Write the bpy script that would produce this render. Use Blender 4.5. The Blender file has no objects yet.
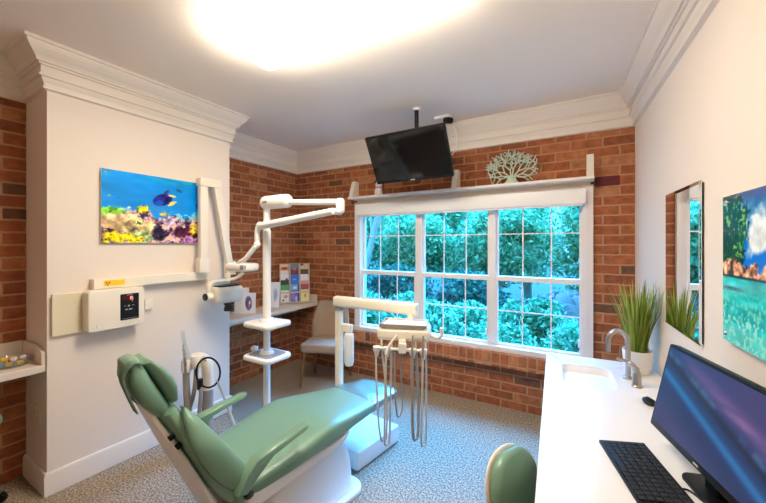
import bpy, bmesh, math, random
import numpy as np
from mathutils import Vector, Matrix

R = math.radians
scene = bpy.context.scene
COL = scene.collection

# ------------------------------------------------------------------ camera, world, exposure
cam_data = bpy.data.cameras.new('camera')
cam_data.sensor_width = 36.0
cam_data.lens = 340 / 766 * 36.0
cam_data.shift_y = -6.5 / 766
cam_data.clip_start = 0.02
cam = bpy.data.objects.new('camera', cam_data)
cam.location = (0, 0, 1.4)
cam.rotation_euler = (R(90), 0, math.atan(200 / 340))
COL.objects.link(cam)
scene.camera = cam

world = bpy.data.worlds.new('sky')
scene.world = world
world.use_nodes = True
bg = world.node_tree.nodes['Background']
bg.inputs[0].default_value = (0.26, 0.58, 1.0, 1)
bg.inputs[1].default_value = 5.0

LAMP = 29.0          # emission of the ceiling lamp diffusers
scene.view_settings.view_transform = 'Standard'
scene.view_settings.look = 'None'
scene.view_settings.gamma = 1.0
scene.view_settings.use_curve_mapping = False
scene.view_settings.exposure = 0.13
scene.cycles.use_denoising = True
scene.cycles.max_bounces = 10
scene.cycles.diffuse_bounces = 6
scene.cycles.transparent_max_bounces = 16
scene.cycles.sample_clamp_indirect = 6.0

portal = bpy.data.lights.new('window_portal', 'AREA')
portal.shape = 'RECTANGLE'
portal.size, portal.size_y = 2.1, 1.3
portal.cycles.is_portal = True
po = bpy.data.objects.new('window_portal', portal)
po.location = (-1.0, 3.2, 1.15)
po.rotation_euler = (R(-90), 0, 0)          # faces into the room (-Y)
COL.objects.link(po)

# hazy daylight: a very soft, cool sun high beyond the window
sun = bpy.data.lights.new('hazy_sun', 'SUN')
sun.energy = 34.0
sun.color = (0.24, 0.50, 1.0)
sun.angle = R(48)
so_ = bpy.data.objects.new('hazy_sun', sun)
so_.rotation_euler = (R(-42), 0, R(-8))     # shines down and into the room
COL.objects.link(so_)

# ------------------------------------------------------------------ materials
def s2l(c):
    return tuple((x / 12.92 if x <= 0.04045 else ((x + 0.055) / 1.055) ** 2.4) for x in c)
def rgb(r, g, b):
    return s2l((r / 255, g / 255, b / 255)) + (1,)

def new_mat(name):
    m = bpy.data.materials.new(name)
    m.use_nodes = True
    nt = m.node_tree
    return m, nt, nt.nodes['Principled BSDF']

def plain(name, col, rough=0.5, metal=0.0, noise=0.0, nscale=20, bump=0.0, bscale=200, spec=0.5, coat=0.0):
    m, nt, p = new_mat(name)
    p.inputs['Base Color'].default_value = col
    p.inputs['Roughness'].default_value = rough
    p.inputs['Metallic'].default_value = metal
    p.inputs['Specular IOR Level'].default_value = spec
    p.inputs['Coat Weight'].default_value = coat
    tc = nt.nodes.new('ShaderNodeTexCoord')
    if noise > 0:
        n = nt.nodes.new('ShaderNodeTexNoise'); n.inputs['Scale'].default_value = nscale
        n.inputs['Detail'].default_value = 4
        nt.links.new(tc.outputs['Object'], n.inputs['Vector'])
        mx = nt.nodes.new('ShaderNodeMix'); mx.data_type = 'RGBA'
        mx.inputs[6].default_value = tuple(c * (1 - noise) for c in col[:3]) + (1,)
        mx.inputs[7].default_value = tuple(min(1, c * (1 + noise)) for c in col[:3]) + (1,)
        nt.links.new(n.outputs['Fac'], mx.inputs[0])
        nt.links.new(mx.outputs[2], p.inputs['Base Color'])
    if bump > 0:
        n2 = nt.nodes.new('ShaderNodeTexNoise'); n2.inputs['Scale'].default_value = bscale
        nt.links.new(tc.outputs['Object'], n2.inputs['Vector'])
        b = nt.nodes.new('ShaderNodeBump'); b.inputs['Strength'].default_value = bump
        b.inputs['Distance'].default_value = 0.002
        nt.links.new(n2.outputs['Fac'], b.inputs['Height'])
        nt.links.new(b.outputs['Normal'], p.inputs['Normal'])
    return m

def brick_mat(name, bw=0.213, rh=0.074, soldier=False, lighten=1.0):
    m, nt, p = new_mat(name)
    N, Lk = nt.nodes, nt.links
    tc = N.new('ShaderNodeTexCoord')
    sx = N.new('ShaderNodeSeparateXYZ'); Lk.new(tc.outputs['Object'], sx.inputs[0])
    ad = N.new('ShaderNodeMath'); ad.operation = 'ADD'
    Lk.new(sx.outputs['X'], ad.inputs[0]); Lk.new(sx.outputs['Y'], ad.inputs[1])
    cb = N.new('ShaderNodeCombineXYZ')
    Lk.new(ad.outputs[0], cb.inputs['X']); Lk.new(sx.outputs['Z'], cb.inputs['Y'])
    wob = N.new('ShaderNodeTexNoise'); wob.inputs['Scale'].default_value = 14
    Lk.new(tc.outputs['Object'], wob.inputs['Vector'])
    wm = N.new('ShaderNodeVectorMath'); wm.operation = 'MULTIPLY_ADD'
    wm.inputs[1].default_value = (0.012, 0.010, 0); Lk.new(wob.outputs['Color'], wm.inputs[0]); Lk.new(cb.outputs[0], wm.inputs[2])
    br = N.new('ShaderNodeTexBrick')
    br.inputs['Scale'].default_value = 1
    br.inputs['Color1'].default_value = (0, 0, 0, 1); br.inputs['Color2'].default_value = (1, 1, 1, 1)
    br.inputs['Mortar'].default_value = (0.5, 0.5, 0.5, 1)
    br.inputs['Mortar Size'].default_value = 0.008
    br.inputs['Mortar Smooth'].default_value = 0.45
    br.inputs['Bias'].default_value = 0.0
    br.inputs['Brick Width'].default_value = bw; br.inputs['Row Height'].default_value = rh
    br.offset = 0.0 if soldier else 0.5
    Lk.new(wm.outputs[0], br.inputs['Vector'])
    ramp = N.new('ShaderNodeValToRGB')
    e = ramp.color_ramp.elements
    e[0].position = 0.0; e[0].color = rgb(106, 72, 52)
    e[1].position = 1.0; e[1].color = rgb(172, 116, 76)
    for pos, c in ((0.04, rgb(112, 74, 52)), (0.07, rgb(140, 78, 47)), (0.4, rgb(158, 90, 53)), (0.7, rgb(148, 80, 46)), (0.86, rgb(168, 102, 62))):
        x = e.new(pos); x.color = c
    Lk.new(br.outputs['Color'], ramp.inputs[0])
    n1 = N.new('ShaderNodeTexNoise'); n1.inputs['Scale'].default_value = 22; n1.inputs['Detail'].default_value = 6
    Lk.new(tc.outputs['Object'], n1.inputs['Vector'])
    sp = N.new('ShaderNodeMapRange'); sp.inputs[1].default_value = 0.3; sp.inputs[2].default_value = 0.75
    sp.inputs[3].default_value = 0.68 * lighten; sp.inputs[4].default_value = 1.32 * lighten
    Lk.new(n1.outputs['Fac'], sp.inputs[0])
    mul = N.new('ShaderNodeMix'); mul.data_type = 'RGBA'; mul.blend_type = 'MULTIPLY'; mul.inputs[0].default_value = 1
    Lk.new(ramp.outputs[0], mul.inputs[6]); Lk.new(sp.outputs[0], mul.inputs[7])
    mo = N.new('ShaderNodeMix'); mo.data_type = 'RGBA'
    mo.inputs[7].default_value = rgb(176, 130, 92)
    Lk.new(br.outputs['Fac'], mo.inputs[0]); Lk.new(mul.outputs[2], mo.inputs[6])
    Lk.new(mo.outputs[2], p.inputs['Base Color'])
    p.inputs['Roughness'].default_value = 0.85
    h = N.new('ShaderNodeMath'); h.operation = 'MULTIPLY_ADD'; h.inputs[1].default_value = -1.0
    Lk.new(br.outputs['Fac'], h.inputs[0])
    h2 = N.new('ShaderNodeMath'); h2.operation = 'MULTIPLY'; h2.inputs[1].default_value = 0.4
    Lk.new(n1.outputs['Fac'], h2.inputs[0]); Lk.new(h2.outputs[0], h.inputs[2])
    b = N.new('ShaderNodeBump'); b.inputs['Strength'].default_value = 0.6; b.inputs['Distance'].default_value = 0.006
    Lk.new(h.outputs[0], b.inputs['Height']); Lk.new(b.outputs['Normal'], p.inputs['Normal'])
    return m

def carpet_mat():
    m, nt, p = new_mat('speckled_carpet')
    N, Lk = nt.nodes, nt.links
    tc = N.new('ShaderNodeTexCoord')
    n1 = N.new('ShaderNodeTexNoise'); n1.inputs['Scale'].default_value = 95; n1.inputs['Detail'].default_value = 5; n1.inputs['Roughness'].default_value = 0.7
    Lk.new(tc.outputs['Object'], n1.inputs['Vector'])
    ramp = N.new('ShaderNodeValToRGB'); e = ramp.color_ramp.elements
    e[0].position = 0.34; e[0].color = rgb(80, 69, 57)
    e[1].position = 0.66; e[1].color = rgb(200, 184, 164)
    x = e.new(0.46); x.color = rgb(132, 116, 98)
    x = e.new(0.54); x.color = rgb(168, 151, 130)
    Lk.new(n1.outputs['Fac'], ramp.inputs[0]); Lk.new(ramp.outputs[0], p.inputs['Base Color'])
    p.inputs['Roughness'].default_value = 0.95; p.inputs['Specular IOR Level'].default_value = 0.1
    b = N.new('ShaderNodeBump'); b.inputs['Strength'].default_value = 0.25; b.inputs['Distance'].default_value = 0.004
    Lk.new(n1.outputs['Fac'], b.inputs['Height']); Lk.new(b.outputs['Normal'], p.inputs['Normal'])
    return m

def emit_mat(name, col, strength):
    m, nt, p = new_mat(name)
    p.inputs['Base Color'].default_value = (0.8, 0.8, 0.8, 1)
    p.inputs['Emission Color'].default_value = col
    p.inputs['Emission Strength'].default_value = strength
    return m

def glass_mat(name, tint, refl=0.05, rough=0.0):
    m, nt, p = new_mat(name)
    nt.nodes.remove(p)
    out = nt.nodes['Material Output']
    t = nt.nodes.new('ShaderNodeBsdfTransparent'); t.inputs[0].default_value = tint
    g = nt.nodes.new('ShaderNodeBsdfGlossy'); g.inputs['Roughness'].default_value = rough
    fc_ = nt.nodes.new('ShaderNodeLayerWeight'); fc_.inputs['Blend'].default_value = 0.5
    pw_ = nt.nodes.new('ShaderNodeMath'); pw_.operation = 'POWER'; pw_.inputs[1].default_value = 4.0
    nt.links.new(fc_.outputs['Facing'], pw_.inputs[0])
    lw = nt.nodes.new('ShaderNodeMath'); lw.operation = 'MULTIPLY_ADD'; lw.inputs[1].default_value = 0.55; lw.inputs[2].default_value = refl * 0.6
    nt.links.new(pw_.outputs[0], lw.inputs[0])
    mx = nt.nodes.new('ShaderNodeMixShader')
    nt.links.new(lw.outputs[0], mx.inputs[0]); nt.links.new(t.outputs[0], mx.inputs[1]); nt.links.new(g.outputs[0], mx.inputs[2])
    nt.links.new(mx.outputs[0], out.inputs[0])
    return m

def paint_mat(name, rough=0.3, emit=0.0):
    m, nt, p = new_mat(name)
    a = nt.nodes.new('ShaderNodeVertexColor'); a.layer_name = 'paint'
    nt.links.new(a.outputs[0], p.inputs['Base Color'])
    p.inputs['Roughness'].default_value = rough
    if emit:
        p.inputs['Base Color'].default_value = (0.02, 0.02, 0.02, 1)
        nt.links.remove(p.inputs['Base Color'].links[0])
        p.inputs['Specular IOR Level'].default_value = 0.15
        nt.links.new(a.outputs[0], p.inputs['Emission Color'])
        p.inputs['Emission Strength'].default_value = emit
    return m

def leaf_mat(name, c1, c2, c3):
    m, nt, p = new_mat(name)
    N, Lk = nt.nodes, nt.links
    g = N.new('ShaderNodeNewGeometry')
    ramp = N.new('ShaderNodeValToRGB'); e = ramp.color_ramp.elements
    e[0].color = c1; e[1].color = c3; x = e.new(0.55); x.color = c2
    Lk.new(g.outputs['Random Per Island'], ramp.inputs[0])
    Lk.new(ramp.outputs[0], p.inputs['Base Color'])
    p.inputs['Roughness'].default_value = 0.45
    p.inputs['Subsurface Weight'].default_value = 0.0
    tr = N.new('ShaderNodeBsdfTranslucent'); Lk.new(ramp.outputs[0], tr.inputs[0])
    mx = N.new('ShaderNodeMixShader'); mx.inputs[0].default_value = 0.5
    Lk.new(p.outputs[0], mx.inputs[1]); Lk.new(tr.outputs[0], mx.inputs[2])
    Lk.new(mx.outputs[0], N['Material Output'].inputs[0])
    return m

M = dict(
    wall=plain('warm_white_paint', rgb(234, 221, 208), 0.7, noise=0.015, nscale=3, bump=0.05, bscale=300),
    ceil=plain('ceiling_paint', rgb(249, 236, 221), 0.85, noise=0.02, nscale=2),
    trim=plain('cream_trim_paint', rgb(232, 221, 208), 0.45),
    brick=brick_mat('red_brown_brick'),
    soldier=brick_mat('rowlock_brick', 0.072, 0.4, True, 1.25),
    carpet=carpet_mat(),
    vinylframe=plain('white_window_vinyl', rgb(236, 226, 218), 0.4),
    glass=glass_mat('tinted_window_glass', (0.56, 0.88, 1.0, 1), 0.05),
    clear=glass_mat('clear_acrylic', (0.93, 0.95, 0.96, 1), 0.2),
    lampdiff=emit_mat('lamp_diffuser', (1.0, 0.885, 0.725, 1), LAMP),
    white=plain('white_plastic', rgb(238, 234, 228), 0.35),
    cream=plain('cream_enamel', rgb(238, 228, 210), 0.35),
    ivory=plain('ivory_plastic', rgb(226, 216, 190), 0.4),
    green=plain('sage_green_vinyl', rgb(114, 150, 128), 0.3, noise=0.04, nscale=5, bump=0.12, bscale=420),
    darkgreen=plain('sage_green_strap', rgb(88, 118, 100), 0.6),
    black=plain('black_plastic', rgb(14, 14, 16), 0.45, spec=0.3),
    blackgloss=plain('black_glossy_screen', rgb(9, 9, 11), 0.08),
    key=plain('black_key_plastic', rgb(30, 31, 35), 0.45),
    steel=plain('brushed_nickel', rgb(180, 173, 166), 0.3, metal=1.0),
    chrome=plain('chrome', rgb(225, 225, 228), 0.1, metal=1.0),
    darkmetal=plain('dark_metal', rgb(70, 68, 66), 0.35, metal=0.9),
    brass=plain('brass_leg', rgb(168, 122, 66), 0.3, metal=0.9),
    velvet=plain('taupe_velvet', rgb(158, 132, 108), 0.9, noise=0.1, nscale=12, bump=0.1, bscale=500),
    laminate=plain('cream_laminate', rgb(222, 210, 196), 0.4, noise=0.02, nscale=10),
    counter=plain('white_solid_surface', rgb(240, 238, 236), 0.25),
    cabinet=plain('white_cabinet', rgb(228, 224, 218), 0.45),
    grey=plain('grey_hose', rgb(150, 144, 138), 0.45),
    lightgrey=plain('pale_grey_hose', rgb(196, 190, 182), 0.4),
    pot=plain('white_ceramic', rgb(240, 236, 230), 0.3),
    coral=plain('pale_teal_resin', rgb(186, 204, 186), 0.6),
    paper=paint_mat('printed_paper', 0.5),
    print=paint_mat('glossy_print', 0.15),
    screen=paint_mat('monitor_screen', 0.3, 0.62),
    red=emit_mat('red_led', (1.0, 0.05, 0.05, 1), 1.5),
    darkred=plain('dark_red_lens', rgb(90, 12, 14), 0.2),
    yellow=plain('yellow_sticker', rgb(250, 200, 20), 0.5),
    brown=plain('dark_brown_ink', rgb(110, 50, 10), 0.5),
    ink=plain('pale_ink', rgb(190, 190, 186), 0.5),
    redbrick=plain('deep_red_brick', rgb(96, 26, 28), 0.8, noise=0.15, nscale=30),
    grassblade=leaf_mat('grass_blade', rgb(104, 126, 30), rgb(150, 168, 56), rgb(200, 206, 110)),
    leafA=leaf_mat('bright_shrub_leaf', rgb(24, 120, 84), rgb(84, 184, 140), rgb(190, 236, 200)),
    leafB=leaf_mat('tree_leaf', rgb(40, 130, 98), rgb(110, 196, 146), rgb(206, 240, 186)),
    leafC=leaf_mat('shade_dark_leaf', rgb(14, 74, 76), rgb(44, 124, 108), rgb(110, 180, 150)),  # shade under the trees is put into this darker leaf colour
    bark=plain('grey_bark', rgb(186, 176, 166), 0.9, noise=0.3, nscale=12),
    rock=plain('pale_rock', rgb(128, 130, 132), 0.9, noise=0.2, nscale=6),
    soil=plain('mulch_ground', rgb(40, 74, 62), 0.95, noise=0.3, nscale=4),
    mirror=plain('mirror_silver', (0.92, 0.93, 0.93, 1), 0.01, metal=1.0),
    yellowtoy=plain('yellow_toy', rgb(236, 200, 60), 0.4),
    bluetoy=plain('blue_toy', rgb(90, 160, 210), 0.4),
    pinktoy=plain('pink_toy', rgb(224, 150, 160), 0.4),
    whitetoy=plain('white_toy', rgb(232, 228, 222), 0.4),
)

def wrinkled_cover():
    m, nt, p = new_mat('clear_vinyl_cover')
    nt.nodes.remove(p)
    N, Lk = nt.nodes, nt.links
    tc = N.new('ShaderNodeTexCoord')
    mp = N.new('ShaderNodeMapping'); mp.inputs['Scale'].default_value = (2, 14, 4); mp.inputs['Rotation'].default_value = (0, 0, 0.2)
    Lk.new(tc.outputs['Object'], mp.inputs[0])
    n = N.new('ShaderNodeTexNoise'); n.inputs['Scale'].default_value = 2.2; n.inputs['Detail'].default_value = 2
    Lk.new(mp.outputs[0], n.inputs['Vector'])
    b = N.new('ShaderNodeBump'); b.inputs['Strength'].default_value = 0.7; b.inputs['Distance'].default_value = 0.02
    Lk.new(n.outputs['Fac'], b.inputs['Height'])
    t = N.new('ShaderNodeBsdfTransparent'); t.inputs[0].default_value = (0.9, 0.97, 1.0, 1)
    g = N.new('ShaderNodeBsdfGlossy'); g.inputs['Roughness'].default_value = 0.3; Lk.new(b.outputs[0], g.inputs['Normal'])
    mx = N.new('ShaderNodeMixShader'); mx.inputs[0].default_value = 0.42
    Lk.new(t.outputs[0], mx.inputs[1]); Lk.new(g.outputs[0], mx.inputs[2])
    Lk.new(mx.outputs[0], N['Material Output'].inputs[0])
    return m
M['cover'] = wrinkled_cover()

# ------------------------------------------------------------------ mesh builder
def frame(origin, ex, ey, ez=(0, 0, 1)):
    m = Matrix.Identity(4)
    for i, e in enumerate((ex, ey, ez)):
        for k in range(3): m[k][i] = e[k]
    for k in range(3): m[k][3] = origin[k]
    return m

class MB:
    def __init__(self, mat=None):
        self.bm = bmesh.new(); self.T = mat or Matrix.Identity(4)
    def v(self, p): return self.bm.verts.new(self.T @ Vector(p))
    def face(self, vs):
        try: return self.bm.faces.new(vs)
        except ValueError: return None
    def box(self, lo, hi, taper=None):
        x0, y0, z0 = lo; x1, y1, z1 = hi
        vs = [self.v(p) for p in ((x0,y0,z0),(x1,y0,z0),(x1,y1,z0),(x0,y1,z0),(x0,y0,z1),(x1,y0,z1),(x1,y1,z1),(x0,y1,z1))]
        for f in ((0,3,2,1),(4,5,6,7),(0,1,5,4),(1,2,6,5),(2,3,7,6),(3,0,4,7)): self.face([vs[i] for i in f])
        return self
    def loft(self, rings, closed=True, caps=True):
        rv = [[self.v(p) for p in r] for r in rings]
        n = len(rv[0])
        for i in range(len(rv) - 1):
            for k in range(n if closed else n - 1):
                self.face([rv[i][k], rv[i][(k + 1) % n], rv[i + 1][(k + 1) % n], rv[i + 1][k]])
        if caps and closed:
            self.face(list(reversed(rv[0]))); self.face(rv[-1])
        return self
    def prism(self, poly, axis, a0, a1):
        # poly: 2-D points in the two other axes (in x,y,z order)
        def mk(p, a):
            q = list(p); q.insert(axis, a); return q
        return self.loft([[mk(p, a0) for p in poly], [mk(p, a1) for p in poly]])
    def tube(self, path, r, n=12, caps=True):
        P = [Vector(p) for p in path]
        rs = r if isinstance(r, (list, tuple)) else [r] * len(P)
        rings = []; nrm = None
        for i, p in enumerate(P):
            d = (P[min(i + 1, len(P) - 1)] - P[max(i - 1, 0)])
            if d.length < 1e-9: d = Vector((0, 0, 1))
            d.normalize()
            if nrm is None:
                ref = Vector((0, 0, 1)) if abs(d.z) < 0.9 else Vector((1, 0, 0))
                nrm = d.cross(ref).normalized()
            else:
                nrm = (nrm - d * nrm.dot(d))
                if nrm.length < 1e-6: nrm = d.orthogonal()
                nrm.normalize()
            b = d.cross(nrm)
            rings.append([p + (nrm * math.cos(2 * math.pi * k / n) + b * math.sin(2 * math.pi * k / n)) * rs[i] for k in range(n)])
        return self.loft(rings, True, caps)
    def lathe(self, prof, c=(0, 0, 0), n=28, axis=2):
        rings = []
        for r, h in prof:
            ring = []
            for k in range(n):
                a = 2 * math.pi * k / n
                p = [r * math.cos(a), r * math.sin(a)]; p.insert(axis, h)
                ring.append((c[0] + p[0], c[1] + p[1], c[2] + p[2]))
            rings.append(ring)
        return self.loft(rings)
    def ball(self, c, r, n=12, sq=(1, 1, 1)):
        rings = []
        for i in range(1, n):
            th = math.pi * i / n
            rings.append([(c[0] + sq[0] * r * math.sin(th) * math.cos(2 * math.pi * k / (2 * n)), c[1] + sq[1] * r * math.sin(th) * math.sin(2 * math.pi * k / (2 * n)), c[2] + sq[2] * r * math.cos(th)) for k in range(2 * n)])
        return self.loft(rings)
    def rbox(self, lo, hi, r, axis=2, n=6, edge=0.0):
        # rounded-corner slab, corners rounded about `axis`, optional soft rim
        o = [i for i in range(3) if i != axis]
        a0, b0, a1, b1 = lo[o[0]], lo[o[1]], hi[o[0]], hi[o[1]]
        def ring(h, ins):
            rr = max(r - ins, 0.0005); pts = []
            for cx, cy, st in ((a1 - ins - rr, b1 - ins - rr, 0), (a0 + ins + rr, b1 - ins - rr, 90), (a0 + ins + rr, b0 + ins + rr, 180), (a1 - ins - rr, b0 + ins + rr, 270)):
                for k in range(n + 1):
                    an = R(st + 90 * k / n); q = [cx + rr * math.cos(an), cy + rr * math.sin(an)]; q.insert(axis, h); pts.append(q)
            return pts
        h0, h1 = lo[axis], hi[axis]
        if edge <= 0: return self.loft([ring(h0, 0), ring(h1, 0)])
        rs = []
        for k in range(5):
            t = math.pi / 2 * k / 4
            rs.append(ring(h0 + edge * (1 - math.cos(t)), edge * (1 - math.sin(t))))
        for k in range(5):
            t = math.pi / 2 * (4 - k) / 4
            rs.append(ring(h1 - edge * (1 - math.cos(t)), edge * (1 - math.sin(t))))
        return self.loft(rs)
    def build(self, name, mat, parent=None, bevel=0.0, smooth=True, subsurf=0, seg=2, origin=None):
        bmesh.ops.recalc_face_normals(self.bm, faces=self.bm.faces[:])
        me = bpy.data.meshes.new(name)
        if parent is not None:
            root = parent
            while root.parent: root = root.parent
            inv = (Matrix.Translation(root.location) @ root.rotation_euler.to_matrix().to_4x4()).inverted()
            self.bm.transform(inv)
            loc = (0, 0, 0)
        elif origin == 'world':
            loc = (0, 0, 0)
        else:
            cs = [v.co for v in self.bm.verts]
            lo = [min(c[i] for c in cs) for i in range(3)]; hi = [max(c[i] for c in cs) for i in range(3)]
            loc = ((lo[0] + hi[0]) / 2, (lo[1] + hi[1]) / 2, lo[2])
            self.bm.transform(Matrix.Translation([-c for c in loc]))
        if smooth:
            for f in self.bm.faces: f.smooth = True
        self.bm.to_mesh(me); self.bm.free()
        ob = bpy.data.objects.new(name, me)
        ob.location = loc
        if mat: me.materials.append(mat)
        COL.objects.link(ob)
        if parent is not None: ob.parent = parent
        if bevel > 0:
            b = ob.modifiers.new('bevel', 'BEVEL'); b.width = bevel; b.segments = seg; b.limit_method = 'ANGLE'; b.angle_limit = R(35)
            b.harden_normals = False
        if subsurf:
            s = ob.modifiers.new('subd', 'SUBSURF'); s.levels = subsurf; s.render_levels = subsurf
        if smooth:
            try:
                me.set_sharp_from_angle(angle=R(38))
            except Exception: pass
        return ob

def tag(o, label, cat, group=None, kind=None):
    o['label'] = label; o['category'] = cat
    if group: o['group'] = group
    if kind: o['kind'] = kind
    return o
def thing(name, label, cat, loc, group=None, rotz=0.0):
    o = bpy.data.objects.new(name, None); o.location = loc; o.rotation_euler = (0, 0, rotz)
    o.empty_display_size = 0.05
    COL.objects.link(o)
    return tag(o, label, cat, group)
def struct(o, label, cat):
    o['kind'] = 'structure'; o['label'] = label; o['category'] = cat
    return o
def copy_thing(o, loc, label, rotz=None):
    c = o.copy(); COL.objects.link(c); c.location = loc; c['label'] = label
    if rotz is not None: c.rotation_euler = (0, 0, rotz)
    for ch in list(o.children):
        k = ch.copy(); COL.objects.link(k); k.parent = c
        for g in list(ch.children):
            q = g.copy(); COL.objects.link(q); q.parent = k
    return c
def bez(pts, n=8):
    # Catmull-Rom through the points
    P = [Vector(p) for p in pts]; P = [P[0] * 2 - P[1]] + P + [P[-1] * 2 - P[-2]]
    out = []
    for i in range(1, len(P) - 2):
        for k in range(n):
            t = k / n
            out.append(0.5 * ((2 * P[i]) + (-P[i-1] + P[i+1]) * t + (2*P[i-1] - 5*P[i] + 4*P[i+1] - P[i+2]) * t*t + (-P[i-1] + 3*P[i] - 3*P[i+1] + P[i+2]) * t**3))
    out.append(P[-2]); return out

def painted(name, mat, parent, corner, eu, ev, w, h, nx, ny, fn):
    """flat printed sheet; fn(u, v) -> sRGB 0..1 array, u to the right, v up"""
    us = np.linspace(0, 1, nx + 1); vs = np.linspace(0, 1, ny + 1)
    U, V = np.meshgrid(us, vs)
    c = np.array(corner); P = c + U[..., None] * w * np.array(eu) + V[..., None] * h * np.array(ev)
    inv = np.array((Matrix.Translation(parent.location) @ parent.rotation_euler.to_matrix().to_4x4()).inverted()) if parent else np.eye(4)
    P = P.reshape(-1, 3); P = P @ inv[:3, :3].T + inv[:3, 3]
    idx = np.arange((nx + 1) * (ny + 1)).reshape(ny + 1, nx + 1)
    F = np.stack([idx[:-1, :-1], idx[:-1, 1:], idx[1:, 1:], idx[1:, :-1]], -1).reshape(-1, 4)
    me = bpy.data.meshes.new(name); me.from_pydata(P.tolist(), [], F.tolist())
    colr = np.clip(fn(U, V), 0, 1).reshape(-1, 3)
    lin = np.where(colr <= 0.04045, colr / 12.92, ((colr + 0.055) / 1.055) ** 2.4)
    at = me.color_attributes.new('paint', 'FLOAT_COLOR', 'POINT')
    at.data.foreach_set('color', np.concatenate([lin, np.ones((len(lin), 1))], 1).astype(np.float32).ravel())
    me.materials.append(mat)
    o = bpy.data.objects.new(name, me); COL.objects.link(o)
    if parent: o.parent = parent
    return o

# 2-D value noise for the printed pictures
_rng = np.random.default_rng(5)
_tab = _rng.random((64, 64))
def vnoise(x, y):
    xi = np.floor(x).astype(int); yi = np.floor(y).astype(int); fx = x - xi; fy = y - yi
    fx = fx * fx * (3 - 2 * fx); fy = fy * fy * (3 - 2 * fy)
    g = lambda a, b: _tab[a % 64, b % 64]
    return (g(xi, yi) * (1 - fx) + g(xi + 1, yi) * fx) * (1 - fy) + (g(xi, yi + 1) * (1 - fx) + g(xi + 1, yi + 1) * fx) * fy
def fbm(x, y, o=4):
    s = 0; a = 0.5
    for i in range(o): s = s + a * vnoise(x * 2 ** i + 7 * i, y * 2 ** i + 3 * i); a *= 0.5
    return s / (1 - 0.5 ** o)
def C(*c): return np.array(c) / 255.0
def over(img, mask, col):
    m = np.clip(mask, 0, 1)[..., None]; return img * (1 - m) + col * m
def blob(U, V, cx, cy, rx, ry, soft=0.15, rot=0.0):
    dx, dy = U - cx, V - cy
    c, s = math.cos(rot), math.sin(rot)
    d = np.sqrt(((dx * c + dy * s) / rx) ** 2 + ((-dx * s + dy * c) / ry) ** 2)
    return np.clip((1 - d) / soft, 0, 1)

# ------------------------------------------------------------------ room constants
H_C = 2.50
XL, YB, YF = -3.02, 3.06, -1.7
XN = -2.93          # the brick face left of the boxed-out wall stands a little further in
COLX, COLY0, COLY1 = -2.58, 0.685, 1.822
RA = R(3.6315)
RD = Vector((-math.sin(RA), math.cos(RA), 0)); RN = Vector((math.cos(RA), math.sin(RA), 0))
RW = Vector((0.326, YB, 0))
FR = frame(RW, -RN, -RD)                       # (out from right wall, distance from back corner, z)
def fr(o, d, z): return FR @ Vector((o, d, z))
RL = 4.9
XR_F = (RW - RD * RL)

# ------------------------------------------------------------------ room shell
T = 0.13
b = MB(); b.box((XL - T, YF - T, -0.1), (1.0, YB + 0.16, 0)); struct(b.build('floor', M['carpet'], origin='world', smooth=False), 'speckled grey beige carpet floor', 'floor')
b = MB(); b.box((XL - T, YF - T, H_C), (1.0, YB + 0.16, H_C + 0.1)); struct(b.build('ceiling', M['ceil'], origin='world', smooth=False), 'smooth off-white painted ceiling', 'ceiling')
b = MB(); b.box((XL - T, YF - T, 0), (XL, YB + 0.16, H_C)); struct(b.build('wall_left', M['brick'], origin='world', smooth=False), 'brown brick wall on the left', 'wall')
b = MB(); b.box((XL, YF, 0), (XN, COLY0, H_C)); struct(b.build('wall_left_near', M['brick'], origin='world', smooth=False), 'brown brick wall at the left edge above the desk', 'wall')
WX0, WX1, WZ0, WZ1 = -2.12, 0.06, 0.485, 1.86
b = MB()
b.box((XL, YB, 0), (WX0, YB + 0.16, H_C)); b.box((WX1, YB, 0), (1.0, YB + 0.16, H_C))
b.box((WX0, YB, 0), (WX1, YB + 0.16, WZ0)); b.box((WX0, YB, WZ1), (WX1, YB + 0.16, H_C))
struct(b.build('wall_back', M['brick'], origin='world', smooth=False), 'brown brick wall around the window', 'wall')
b = MB(FR); b.box((-T, -0.0, 0), (0, RL, H_C)); struct(b.build('wall_right', M['wall'], origin='world', smooth=False), 'warm white painted wall on the right', 'wall')
b = MB(); b.box((XL, YF - T, 0), (1.0, YF, H_C)); struct(b.build('wall_front', M['wall'], origin='world', smooth=False), 'warm white painted wall facing the window', 'wall')
b = MB(); b.box((XL, COLY0, 0), (COLX, COLY1, H_C)); struct(b.build('wall_pier', M['wall'], origin='world', smooth=False), 'warm white boxed-out wall section between brick recesses', 'wall')

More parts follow.
